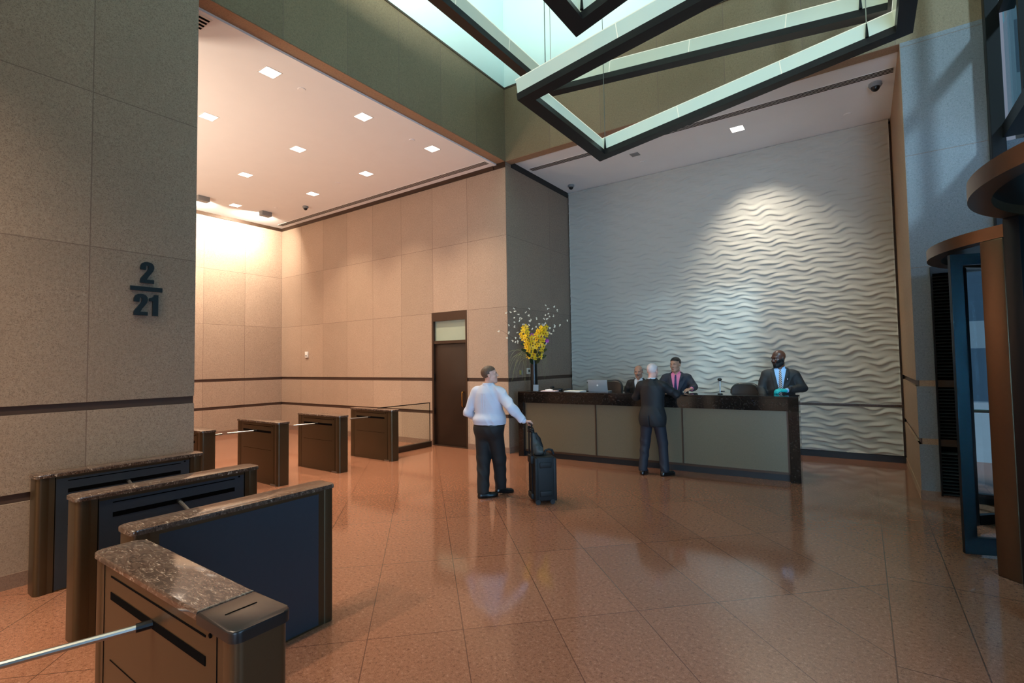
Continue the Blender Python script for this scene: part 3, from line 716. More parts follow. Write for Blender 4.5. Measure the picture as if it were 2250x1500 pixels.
def grille(name, x0, x1, y0, y1, z, n, label, key='grey_pl'):
    r = MB().box(x0, y0, z - 0.006, x1, y1, z).build(name, M[key], smooth=0)
    tag(r, label, 'air grille')
    s = MB()
    p = (y1 - y0) / n
    for i in range(n): s.box(x0 + 0.01, y0 + p * (i + 0.22), z - 0.0085, x1 - 0.01, y0 + p * (i + 0.72), z - 0.006)
    s.build('slot', M['slot'], r, smooth=0)
    return r
grille('linear_diffuser', -13.7, -6.12, 7.90, 8.05, ZC, 4, 'long linear air diffuser along the rear edge of the lobby ceiling', 'white')
grille('linear_diffuser', -5.75, 0.52, 8.955, 9.115, ZN, 4, 'long slotted air diffuser across the niche ceiling', 'white')
g = MB().box(-6.42, 1.2, ZC - 0.006, -6.13, 2.72, ZC).build('air_grille', M['white'], smooth=0)
tag(g, 'slotted air grille in the lobby ceiling beside the top of the granite wall', 'air grille')
s = MB()
for i in range(4): s.box(-6.41 + 0.07 * i, 1.22, ZC - 0.009, -6.375 + 0.07 * i, 2.71, ZC - 0.006)
s.build('slot', M['slot'], g, smooth=0)

# ------------------------------------------------------------------ small wall things
w = thing('wall_plate', 'white thermostat box on the warm granite wall of the lobby', 'wall plate', (-12.736, Y1, 2.123))
MB().box(-0.065, -0.035, -0.085, 0.065, 0.0, 0.085, 0.008).build('box', M['white'], w)
MB().box(-0.03, -0.038, -0.05, 0.03, -0.034, -0.01).build('window', M['grey_pl'], w, smooth=0)
w = thing('wall_plate', 'white wall box with dark round sensor on the shaded pier', 'wall plate', (XL, 8.942, 1.627))
MB().box(0, -0.06, -0.06, 0.03, 0.06, 0.065, 0.008).build('box', M['white'], w)
MB().box(0.029, -0.022, -0.02, 0.034, 0.022, 0.032, 0.008).build('sensor', M['black_pl'], w)
w = thing('wall_plate', 'small yellow and grey double plate on the shaded pier', 'wall plate', (XL, 8.665, 1.605))
MB().box(0, -0.045, -0.045, 0.02, 0.01, 0.045, 0.004).build('yellow_plate', plain('yellowed_plastic', (0.66, 0.58, 0.30), 0.5), w)
MB().box(0, 0.014, -0.045, 0.02, 0.05, 0.045, 0.004).build('grey_plate', M['grey_pl'], w)
# ------------------------------------------------------------------ things on and behind the desk
ZD = 1.25
vx, vy = dpt(0.20, 0.30)
vs = thing('flower_arrangement', 'tall black vase of yellow orchids and white blossom branches on the desk end', 'flower arrangement', (vx, vy, ZD))
MB().lathe([(0, 0), (0.075, 0), (0.077, 0.01), (0.068, 0.28), (0.066, 0.55), (0.07, 0.60), (0.062, 0.60), (0.058, 0.54), (0.0, 0.5)], n=28).build('vase', M['vase'], vs)
M['orchid'] = plain('yellow_orchid_petals', (0.93, 0.77, 0.10), 0.5, var=0.12, scale=60)
M['lip'] = plain('dark_red_orchid_lip', (0.50, 0.16, 0.08), 0.5)
M['blossom'] = plain('white_blossom', (0.88, 0.85, 0.76), 0.6, var=0.05)
M['twig'] = plain('brown_twigs', (0.30, 0.24, 0.19), 0.7)
M['leaf'] = plain('dark_green_leaves', (0.13, 0.20, 0.10), 0.45, var=0.2)
M['grassb'] = plain('pale_grass_blades', (0.50, 0.52, 0.36), 0.6)
M['magenta'] = plain('magenta_flower', (0.62, 0.25, 0.60), 0.5)
def petal(mb, c, d, u, L, W, cup=0.15):
    d = Vector(d).normalized(); u = Vector(u).normalized(); s = d.cross(u).normalized()
    v = []
    for t, w in ((0, 0.12), (0.3, 0.75), (0.6, 1.0), (0.85, 0.7), (1.0, 0.08)):
        p = Vector(c) + d * L * t + u * cup * L * t * t
        v += [p - s * W * w * 0.5, p + u * (-0.02 * L), p + s * W * w * 0.5]
    f = []
    for i in range(4):
        for k in range(2): f.append((i * 3 + k, i * 3 + k + 1, i * 3 + k + 4, i * 3 + k + 3))
    mb.raw(v, f)
R_ = (0.82, 0.572, 0)                                    # across the picture; used only to fan the spray open
def fan(a, up, dep): return Vector((R_[0] * a - 0.572 * dep, R_[1] * a + 0.82 * dep, up))
spikes = [[(-0.03, 0.52, 0), (-0.10, 0.80, 0), (-0.17, 1.10, 0.02), (-0.17, 1.27, 0.02)], [(-0.01, 0.52, -0.05), (-0.06, 0.85, -0.08), (-0.09, 1.08, -0.10)], [(0.02, 0.52, 0), (0.12, 0.80, 0.0), (0.20, 1.10, 0.0), (0.21, 1.27, 0.0)], [(0.02, 0.52, -0.05), (0.08, 0.85, -0.08), (0.12, 1.08, -0.06), (0.15, 1.18, -0.02)]]
stems = MB()
nfl = 0
for sp in spikes:
    pts = [fan(*p) for p in [(q[0], q[1], q[2]) for q in sp]]
    stems.tube(pts, 0.005, 6)
    for k in range(15):
        t = 0.18 + 0.82 * k / 14
        s_ = t * (len(pts) - 1); i = min(int(s_), len(pts) - 2)
        p = pts[i].lerp(pts[i + 1], s_ - i)
        side = (-1) ** k
        out = Vector((R_[0] * side * 0.5 + rnd.uniform(-.3, .3) + 0.35, R_[1] * side * 0.5 - 0.75 + rnd.uniform(-.3, .3), rnd.uniform(-.2, .25))).normalized()
        c = p + out * rnd.uniform(0.02, 0.06) + Vector((R_[0], R_[1], 0)) * side * rnd.uniform(0.01, 0.05) + Vector((0, 0, rnd.uniform(-.02, .02)))
        m = MB(); up = Vector((0, 0, 1)); sd = out.cross(up).normalized(); up = sd.cross(out).normalized()
        for q in range(5):
            a = math.radians(90 + 72 * q)
            petal(m, c, sd * math.cos(a) + up * math.sin(a), out, 0.060, 0.038)
        o = m.build('orchid', M['orchid'], vs, smooth=80)
        m = MB(); petal(m, c + out * 0.006, -up * 0.8 + out * 0.6, out, 0.03, 0.024); m.ball(tuple(c + out * 0.01), 0.008, 6, 4)
        m.build('lip', M['lip'], o, smooth=80)
        nfl += 1
stems.build('orchid_stem', M['leaf'], vs)
tw = MB(); bl = MB()
for a, z, d, n in ((-0.52, 1.62, 0.05, 8), (-0.36, 1.70, 0.1, 8), (-0.08, 1.66, 0.0, 8), (-0.62, 1.20, 0.0, 10), (0.36, 1.72, 0.05, 8), (0.55, 1.68, 0.0, 8), (0.62, 1.42, -0.05, 7), (0.10, 1.45, 0.05, 5), (-0.56, 1.40, 0.02, 5), (0.34, 1.25, 0.05, 6)):
    p0 = fan(0, 0.5, 0); p3 = fan(a, z, d); p1 = fan(a * 0.25, 0.5 + (z - 0.5) * 0.4, d * 0.4); p2 = fan(a * 0.6, 0.5 + (z - 0.5) * 0.75, d * 0.8)
    path = [p0, p1, p2, p3]
    tw.tube(path, [0.004, 0.0035, 0.0028, 0.0018], 5)
    for k in range(n):
        t = 0.45 + 0.58 * k / n + rnd.uniform(-.03, .03)
        s_ = min(t, 0.999) * 3; i = int(s_); p = path[i].lerp(path[i + 1], s_ - i)
        q = p + Vector((R_[0], R_[1], 0)) * rnd.uniform(-.08, .08) + Vector((0, 0, rnd.uniform(-.03, .06)))
        tw.tube([p, q], 0.0016, 4)
        for w in range(4):
            a_ = rnd.uniform(0, 2 * PI); dirv = Vector((R_[0] * math.cos(a_), R_[1] * math.cos(a_), math.sin(a_)))
            petal(bl, q, dirv, (0.5, -0.8, 0.1), rnd.uniform(.018, .030), rnd.uniform(.014, .02))
tw.build('branches', M['twig'], vs); bl.build('blossoms', M['blossom'], vs, smooth=80)
lf = MB(); gr = MB()
for a, z, d in ((0.26, 0.85, -.05), (0.30, 1.02, .05), (-0.22, 0.85, -.05), (-.10, .75, -.1), (.1, .76, -.12), (0.0, 0.95, 0.08), (.22, .72, .0), (-.25, .98, 0.05), (0.02, 0.8, -.12), (-.05, .62, -.12), (.07, .62, -.1)):
    c = fan(a * 0.3, z - 0.1, d * 0.5); petal(lf, c, fan(a, 0.08, d), (0.5, -0.8, 0.3), 0.2, 0.075)
for k in range(40):
    a = rnd.uniform(-0.66, 0.34); h = rnd.uniform(0.66, 0.86); e = rnd.uniform(0.05, 0.5); d = rnd.uniform(-.1, .08)
    P_ = [fan(0, 0.55, 0), fan(a * 0.3, h * 1.08, d * 0.5), fan(a * 0.85, h * 1.12, d), fan(a, e + 0.1, d * 1.3)]
    gr.tube([P_[0] * (1 - q) ** 3 + P_[1] * 3 * q * (1 - q) ** 2 + P_[2] * 3 * q * q * (1 - q) + P_[3] * q ** 3 for q in [i / 10 for i in range(11)]], [0.0035 - 0.00024 * i for i in range(11)], 4)
lf.build('leaves', M['leaf'], vs, smooth=80); gr.build('grass_blades', M['grassb'], vs)
for a, z, d in ((0.27, 0.98, -.04), (-0.03, 1.10, -.04)):
    m = MB(); c = fan(a, z, d)
    for k in range(9):
        t = 2 * PI * k / 9; petal(m, c, (R_[0] * math.cos(t) , R_[1] * math.cos(t) - 0.3, math.sin(t)), (0.5, -0.8, 0), 0.045, 0.022)
    m.build('magenta_flower', M['magenta'], vs, smooth=80)

def on_desk(name, u, v, label, cat, rz=0.0, z=ZD):
    x, y = dpt(u, v); return thing(name, label, cat, (x, y, z), DA + rz)
r = on_desk('card_holder', 0.33, 0.13, 'small blue-grey card stand in front of the black vase', 'card holder', 0.1)
MB().box(-0.055, -0.004, 0.004, 0.055, 0.004, 0.125, mtx=Matrix.Rotation(-0.12, 4, 'X')).build('card', M['card_blue'], r, smooth=0)
MB().box(-0.055, -0.025, 0, 0.055, 0.035, 0.006).build('foot', M['black_pl'], r, smooth=0)
def sheaf(u, v, w, d, n, key, label, rz, open_=False):
    r = on_desk('paper_stack', u, v, label, 'papers', rz)
    m = MB()
    for k in range(n):
        a = rnd.uniform(-.06, .06)
        m.box(-w / 2, -d / 2, k * 0.0035 + 0.0008, w / 2, d / 2, k * 0.0035 + 0.0034, mtx=Matrix.Rotation(a, 4, 'Z'))
    m.build('sheets', M[key], r, smooth=0)
    if open_: MB().tube([(-w * .3, 0, n * .0035), (0, 0, n * .0035 + .012), (w * .2, 0, n * .0035)], 0.008, 6, flat=(1, 3)).build('curled_sheet', M['paper'], r)
sheaf(0.62, 0.16, 0.30, 0.2, 4, 'paper_pink', 'loose white and pink papers beside the blue-grey card stand', 0.1, True)
sheaf(1.12, 0.22, 0.34, 0.24, 5, 'paper', 'pile of white papers on the desk left of the laptop', -0.1)
r = on_desk('telephone', 0.64, 0.40, 'low black telephone behind the loose papers on the desk', 'telephone', 0.2)
MB().box(-0.11, -0.09, 0, 0.11, 0.09, 0.045, 0.012).build('base', M['black_pl'], r); MB().tube([(-0.085, -0.07, 0.062), (-0.085, 0, 0.072), (-0.085, 0.075, 0.062)], [0.024, 0.017, 0.024], 10).build('handset', M['black_pl'], r)
r = on_desk('stapler', 0.90, 0.40, 'small black stapler lying between the two paper piles', 'stapler', 0.4)
MB().box(-0.075, -0.018, 0, 0.075, 0.018, 0.012, 0.004).build('base', M['black_pl'], r); MB().box(-0.075, -0.016, 0.022, 0.07, 0.016, 0.044, 0.008).build('arm', M['black_pl'], r)
# laptop, seen from behind
r = on_desk('laptop', 1.585, 0.20, 'open silver laptop seen from behind on the desk', 'laptop', 0.06)
MB().box(-0.185, 0.02, 0, 0.185, 0.27, 0.018, 0.006).build('keyboard_base', M['grey_pl'], r)
lm = Matrix.Translation((0, 0.02, 0.012)) @ Matrix.Rotation(math.radians(12), 4, 'X')
lid = MB().box(-0.185, -0.006, 0.0, 0.185, 0.006, 0.215, 0.005, mtx=lm).build('lid', M['lidgrey'] if 'lidgrey' in M else M['grey_pl'], r)
MB().cyl(lm @ Vector((0, -0.0065, 0.115)), lm @ Vector((0, -0.0085, 0.115)), 0.016, n=20).build('round_emblem', M['white'], lid)
r = on_desk('desk_lamp', 1.33, 0.40, 'small black round headed desk lamp left of the laptop', 'lamp')
MB().lathe([(0, 0), (0.05, 0), (0.05, 0.012), (0, 0.016)], n=16).build('base', M['black_pl'], r); MB().cyl((0, 0, 0.01), (0, 0, 0.15), 0.006, n=8).build('stem', M['black_pl'], r); MB().ball((0, 0, 0.165), (0.045, 0.035, 0.022), 14, 8).build('head', M['black_pl'], r)
# gooseneck reader post between the officers
r = on_desk('camera_post', 3.66, 0.28, 'slim steel post with a round camera head on the desk', 'camera post')
MB().lathe([(0, 0), (0.04, 0), (0.04, 0.01), (0.012, 0.016), (0, 0.016)], n=16).build('foot', M['darkmetal'], r); MB().cyl((0, 0, 0.01), (0, 0, 0.215), 0.011, n=10).build('post', M['steel'], r)
MB().ball((0, 0, 0.235), (0.034, 0.034, 0.028), 14, 8).build('head', M['black_pl'], r); MB().box(0.01, -0.02, 0.035, 0.07, 0.02, 0.055, 0.004).build('knob', M['black_pl'], r)

def office_chair(x, y, rz, label, top):
    r = thing('office_chair', label, 'office chair', (x, y, 0), rz, 'black office chairs behind the desk')
    m = MB()
    sw = Matrix(((1, 0, 0, 0), (0, 0, -1, 0), (0, 1, 0, 0), (0, 0, 0, 1)))
    m.prism(rrect(-0.235, 0.62, 0.235, top, 0.15, 9), -0.03, 0.045, mtx=sw, bev=0.035)
    bmesh.ops.subdivide_edges(m.b, edges=[e for e in m.b.edges if e.calc_length() > 0.1], cuts=5, use_grid_fill=True)
    for v in m.b.verts:                                   # curved backrest
        f = (v.co.z - 0.62) / (top - 0.62)
        v.co.y += -0.07 * (v.co.x / 0.235) ** 2 + 0.05 * f
    m.build('backrest', M['leather'], r, smooth=60)
    MB().box(-0.25, -0.5, 0.46, 0.25, -0.02, 0.55, 0.035, 3).build('seat', M['leather'], r, smooth=60)
    MB().box(-0.03, -0.02, 0.50, 0.03, 0.06, 0.9, 0.01).build('back_bracket', M['black_pl'], r)
    MB().cyl((0, -0.25, 0.12), (0, -0.25, 0.47), 0.028, n=12).build('gas_column', M['steel'], r)
    b = MB()
    for k in range(5):
        a = 2 * PI * k / 5; b.tube([(0, -0.25, 0.12), (0.29 * math.cos(a), -0.25 + 0.29 * math.sin(a), 0.075)], [0.03, 0.02], 8)
    b.build('star_base', M['black_pl'], r)
    for k in range(5):
        a = 2 * PI * k / 5; cx, cy = 0.29 * math.cos(a), -0.25 + 0.29 * math.sin(a)
        MB().cyl((cx - 0.02, cy, 0.03), (cx + 0.02, cy, 0.03), 0.03, n=12).build('caster', M['rubber'], r)
    for s in (-1, 1):
        MB().tube([(s * 0.25, -0.12, 0.50), (s * 0.29, -0.12, 0.56), (s * 0.29, -0.12, 0.70), (s * 0.29, -0.36, 0.70)], 0.016, 8).build('armrest', M['black_pl'], r)
office_chair(-4.17, 9.45, 0.1, 'black office chair behind the laptop with only its backrest top showing', 1.43)
office_chair(-1.69, 9.42, 0.0, 'black leather office chair catching blue light beside the bearded officer', 1.40)

# ------------------------------------------------------------------ suitcase pulled by the standing man, with a bag strapped on
SX, SY, SA = -3.505, 5.665, 0.785
sc = thing('wheeled_case', 'tall black wheeled equipment case with pulled out handle', 'suitcase', (SX, SY, 0), SA)
M['case'] = plain('black_moulded_plastic', (0.065, 0.065, 0.063), 0.6, spec=0.3, var=0.1, scale=80)
cw, cd, ch_ = 0.125, 0.185, 0.60
bd = MB().box(-cw, -cd, 0.035, cw, cd, ch_, 0.022, 3)
for s in (-1, 1):
    for za, zb in ((0.10, 0.17), (0.46, 0.53)): bd.box(-cw * 0.62, s * cd, za, cw * 0.62, s * (cd + 0.018), zb, 0.008)
bd.build('shell', M['case'], sc)
rb = MB()
for k in range(6): rb.box(cw - 0.004, -cd * 0.8, 0.11 + k * 0.075, cw + 0.012, cd * 0.8, 0.135 + k * 0.075, 0.005)
for x in (-cw - 0.012, cw * 0.82): rb.box(x, -cd - 0.006, 0.04, x + 0.04, cd + 0.006, ch_ - 0.02, 0.006)
rb.build('rib_guard', M['case'], sc)
for x, y in ((-cw + 0.02, -cd), (-cw + 0.02, cd), (cw - 0.04, -cd), (cw - 0.04, cd)):
    MB().cyl((x, y * 0.8, 0.032), (x, y * 1.06, 0.032), 0.032, n=14).build('wheel', M['rubber'], sc)
hd = MB()
hxx = -cw - 0.028
HZ = 1.005
for s in (-1, 1): hd.cyl((hxx, s * 0.085, 0.08), (hxx, s * 0.085, HZ), 0.010, n=8)
hd.build('telescopic_tubes', M['darkmetal'], sc)
MB().tube([(hxx, -0.095, HZ - 0.01), (hxx, -0.07, HZ), (hxx, 0.07, HZ), (hxx, 0.095, HZ - 0.01)], 0.0135, 10).build('grip', M['rubber'], sc)
MB().box(hxx - 0.022, -0.10, 0.50, hxx + 0.022, 0.10, 0.60, 0.008).box(hxx - 0.02, -0.10, 0.05, hxx + 0.02, 0.10, 0.12, 0.008).build('handle_housing', M['case'], sc)
MB().tube([(0.03, 0.0, ch_ - 0.005), (0.05, 0, ch_ + 0.05), (0.09, 0, ch_ + 0.062), (0.135, 0, ch_ + 0.05), (0.155, 0, ch_ - 0.005)], 0.016, 8).build('carry_handle', M['rubber'], sc)
# ------------------------------------------------------------------ people: distance-field bodies, meshed by surface nets
f32 = np.float32
def V(*a): return np.array(a, f32)
def cap(a, b, ra, rb):
    a, b = np.asarray(a, f32), np.asarray(b, f32); ba = b - a; bb = float(ba @ ba) + 1e-9
    def f(P):
        pa = P - a; h = np.clip(pa @ ba / bb, 0, 1)
        return np.sqrt(((pa - h[:, None] * ba) ** 2).sum(1)) - (ra + (rb - ra) * h)
    return f
def ell(c, r, R=None):
    c, r = np.asarray(c, f32), np.asarray(r, f32)
    def f(P):
        q = P - c
        if R is not None: q = q @ R
        k0 = np.sqrt(((q / r) ** 2).sum(1)); k1 = np.sqrt(((q / (r * r)) ** 2).sum(1)) + 1e-6
        return k0 * (k0 - 1) / k1
    return f
def smin(a, b, k):
    h = np.clip(0.5 + 0.5 * (b - a) / k, 0, 1); return b + (a - b) * h - k * h * (1 - h)
def smax(a, b, k): return -smin(-a, -b, k)
def union(fs, k):
    def f(P):
        d = fs[0](P)
        for g in fs[1:]: d = smin(d, g(P), k)
        return d
    return f
def infl(f, t): return lambda P: f(P) - t
def in_frame(f, R, o, s=1.0):
    """f is given in a frame with axes R (columns, in the outer frame), origin o and scale s."""
    R = np.asarray(R, f32); o = np.asarray(o, f32)
    return lambda P: f(((P - o) @ R) / f32(s)) * f32(s)
def rotx(a): c, s = math.cos(a), math.sin(a); return np.array([[1, 0, 0], [0, c, -s], [0, s, c]], f32)
def roty(a): c, s = math.cos(a), math.sin(a); return np.array([[c, 0, s], [0, 1, 0], [-s, 0, c]], f32)
def rotz(a): c, s = math.cos(a), math.sin(a); return np.array([[c, -s, 0], [s, c, 0], [0, 0, 1]], f32)

def mesh_sdf(f, lo, hi, h):
    lo = np.asarray(lo, f32); n = np.ceil((np.asarray(hi) - lo) / h / 8).astype(int)
    N = n * 8
    bi = np.stack(np.meshgrid(*[np.arange(k) for k in n], indexing='ij'), -1).reshape(-1, 3)
    cd = f((lo + (bi * 8 + 3.5) * h).astype(f32))
    F = np.repeat(np.repeat(np.repeat(np.where(cd < 0, -1, 1).astype(f32).reshape(n), 8, 0), 8, 1), 8, 2)
    act = bi[np.abs(cd) < h * 8 * 1.15]
    off = np.stack(np.meshgrid(*[np.arange(8)] * 3, indexing='ij'), -1).reshape(-1, 3)
    for q in range(0, len(act), 400):
        I = (act[q:q + 400, None, :] * 8 + off[None]).reshape(-1, 3)
        F[I[:, 0], I[:, 1], I[:, 2]] = f((lo + I * h).astype(f32))
    S = F < 0
    sl = lambda A, d: A[d[0]:N[0] - 1 + d[0], d[1]:N[1] - 1 + d[1], d[2]:N[2] - 1 + d[2]]
    cs = [(i, j, k) for i in (0, 1) for j in (0, 1) for k in (0, 1)]
    cnt = sum(sl(S, c).astype(np.int8) for c in cs)
    C = np.argwhere((cnt > 0) & (cnt < 8))
    if len(C) == 0: return np.zeros((0, 3)), np.zeros((0, 4), int)
    vals = {c: F[C[:, 0] + c[0], C[:, 1] + c[1], C[:, 2] + c[2]] for c in cs}
    acc = np.zeros((len(C), 3), f32); num = np.zeros(len(C), f32)
    for a in cs:
        for ax in range(3):
            if a[ax]: continue
            b = list(a); b[ax] = 1; va, vb = vals[a], vals[tuple(b)]
            m = (va < 0) != (vb < 0); t = np.where(m, va / np.where(m, va - vb, 1), 0)
            p = np.array(a, f32)[None] + 0 * acc; p[:, ax] = t
            acc += p * m[:, None]; num += m
    verts = lo + (C + acc / num[:, None]) * h
    idx = -np.ones(tuple(N - 1), np.int32); idx[C[:, 0], C[:, 1], C[:, 2]] = np.arange(len(C))
    faces = []
    for ax in range(3):
        a1, a2 = (ax + 1) % 3, (ax + 2) % 3
        e = np.zeros(3, int); e[ax] = 1
        s0 = S[:N[0] - e[0], :N[1] - e[1], :N[2] - e[2]]; s1 = S[e[0]:, e[1]:, e[2]:]
        E = np.argwhere(s0 != s1)
        ok = (E[:, a1] > 0) & (E[:, a2] > 0) & (E[:, a1] < N[a1] - 1) & (E[:, a2] < N[a2] - 1) & (E[:, ax] < N[ax] - 1)
        E = E[ok]; sg = s0[E[:, 0], E[:, 1], E[:, 2]]
        o1 = np.zeros(3, int); o1[a1] = 1; o2 = np.zeros(3, int); o2[a2] = 1
        g = lambda Q: idx[Q[:, 0], Q[:, 1], Q[:, 2]]
        q = np.stack([g(E - o1 - o2), g(E - o2), g(E), g(E - o1)], 1)
        q[~sg] = q[~sg][:, ::-1]; q = q[(q >= 0).all(1)]
        faces.append(q)
    return verts, np.concatenate(faces)
def sdf_obj(name, f, lo, hi, h, mat, parent, smooth_it=1):
    v, q = mesh_sdf(f, lo, hi, h)
    me = bpy.data.meshes.new(name); nv, nq = len(v), len(q)
    me.vertices.add(nv); me.vertices.foreach_set('co', np.asarray(v, f32).ravel())
    me.loops.add(nq * 4); me.loops.foreach_set('vertex_index', q.astype(np.int32).ravel())
    me.polygons.add(nq); me.polygons.foreach_set('loop_start', np.arange(0, nq * 4, 4, dtype=np.int32))
    me.update(calc_edges=True); me.validate()
    me.polygons.foreach_set('use_smooth', [True] * len(me.polygons))
    me.materials.append(mat)
    o = bpy.data.objects.new(name, me); COL.objects.link(o)
    if parent is not None: o.parent = parent
    return o

def head_sdf():
    r2 = lambda pts: pts
    cran = ell((0, -.012, .032), (.076, .098, .086))
    face = ell((0, .026, -.042), (.061, .064, .080))
    parts = [(face, .03), (ell((0, .066, -.102), (.024, .020, .018)), .025), (cap((-.05, -.01, -.07), (-.018, .06, -.10), .018, .016), .03), (cap((.05, -.01, -.07), (.018, .06, -.10), .018, .016), .03),
             (cap((-.036, .076, .024), (.036, .076, .024), .013, .013), .02), (ell((-.042, .060, -.025), (.020, .022, .020)), .02), (ell((.042, .060, -.025), (.020, .022, .020)), .02)]
    nose = union([cap((0, .088, .010), (0, .106, -.026), .0075, .0115), ell((-.011, .096, -.031), (.008, .011, .008)), ell((.011, .096, -.031), (.008, .011, .008))], .010)
    lips = union([ell((0, .086, -.060), (.024, .011, .0065)), ell((0, .085, -.071), (.021, .011, .0065))], .006)
    ears = [ell((s * .078, -.012, -.008), (.009, .020, .034), roty(-.18 * s) @ rotx(.18)) for s in (-1, 1)]
    eyes = [ell((s * .031, .094, .002), (.016, .010, .008)) for s in (-1, 1)]
    conch = [ell((s * .087, -.006, -.006), (.006, .011, .018)) for s in (-1, 1)]
    def f(P):
        d = cran(P)
        for g, k in parts: d = smin(d, g(P), k)
        for e in eyes: d = smax(d, -e(P), .010)
        d = smin(d, nose(P), .012); d = smin(d, lips(P), .006)
        for e in ears: d = smin(d, e(P), .008)
        for e in conch: d = smax(d, -e(P), .005)
        return d
    return f, cran
HEAD, CRAN = head_sdf()

def hand_prims(W, D, N, side, curl, spread=0.0, s=1.0):
    """W wrist, D towards the fingers, N where the palm faces; side: +1 right hand, -1 left."""
    W, D, N = Vector(W), Vector(D).normalized(), Vector(N).normalized()
    N = (N - D * N.dot(D)).normalized(); S = N.cross(D).normalized() * side * -1.0
    S = -S if side * 0 else S
    pr = []; T = S                                         # T: towards the thumb
    base = [(.031, .086), (.010, .091), (-.011, .088), (-.030, .080)]
    for (t, l) in base: pr.append(cap(W + T * t * .45 * s, W + (D * l + T * t) * s, .0155 * s, .0125 * s))
    lens = (.074, .082, .077, .060)
    for i, (t, l) in enumerate(base):
        p = W + (D * l + T * t) * s; ang = 0.0; r = (.0098, .0100, .0096, .0084)[i]
        for q, (fr, bd) in enumerate(((.45, .75), (.31, 1.15), (.24, .8))):
            ang += bd * curl * (1 + 0.06 * i)
            dv = D * math.cos(ang) + N * math.sin(ang) + T * spread * (1.5 - i) * .15
            nx = p + dv.normalized() * lens[i] * fr * s
            pr.append(cap(p, nx, r * s, r * .9 * s)); p = nx; r *= .92
    p = W + (D * .022 + T * .022) * s
    for q, (l, a, b, r) in enumerate(((.045, .75, .25, .0145), (.034, .35, .45 + .4 * curl, .0115), (.028, .15, .5 + .8 * curl, .0098))):
        dv = (D * (0.75 - .1 * q * curl) + T * a + N * b).normalized(); nx = p + dv * l * s
        pr.append(cap(p, nx, r * s, r * .88 * s)); p = nx
    return union(pr, .009)

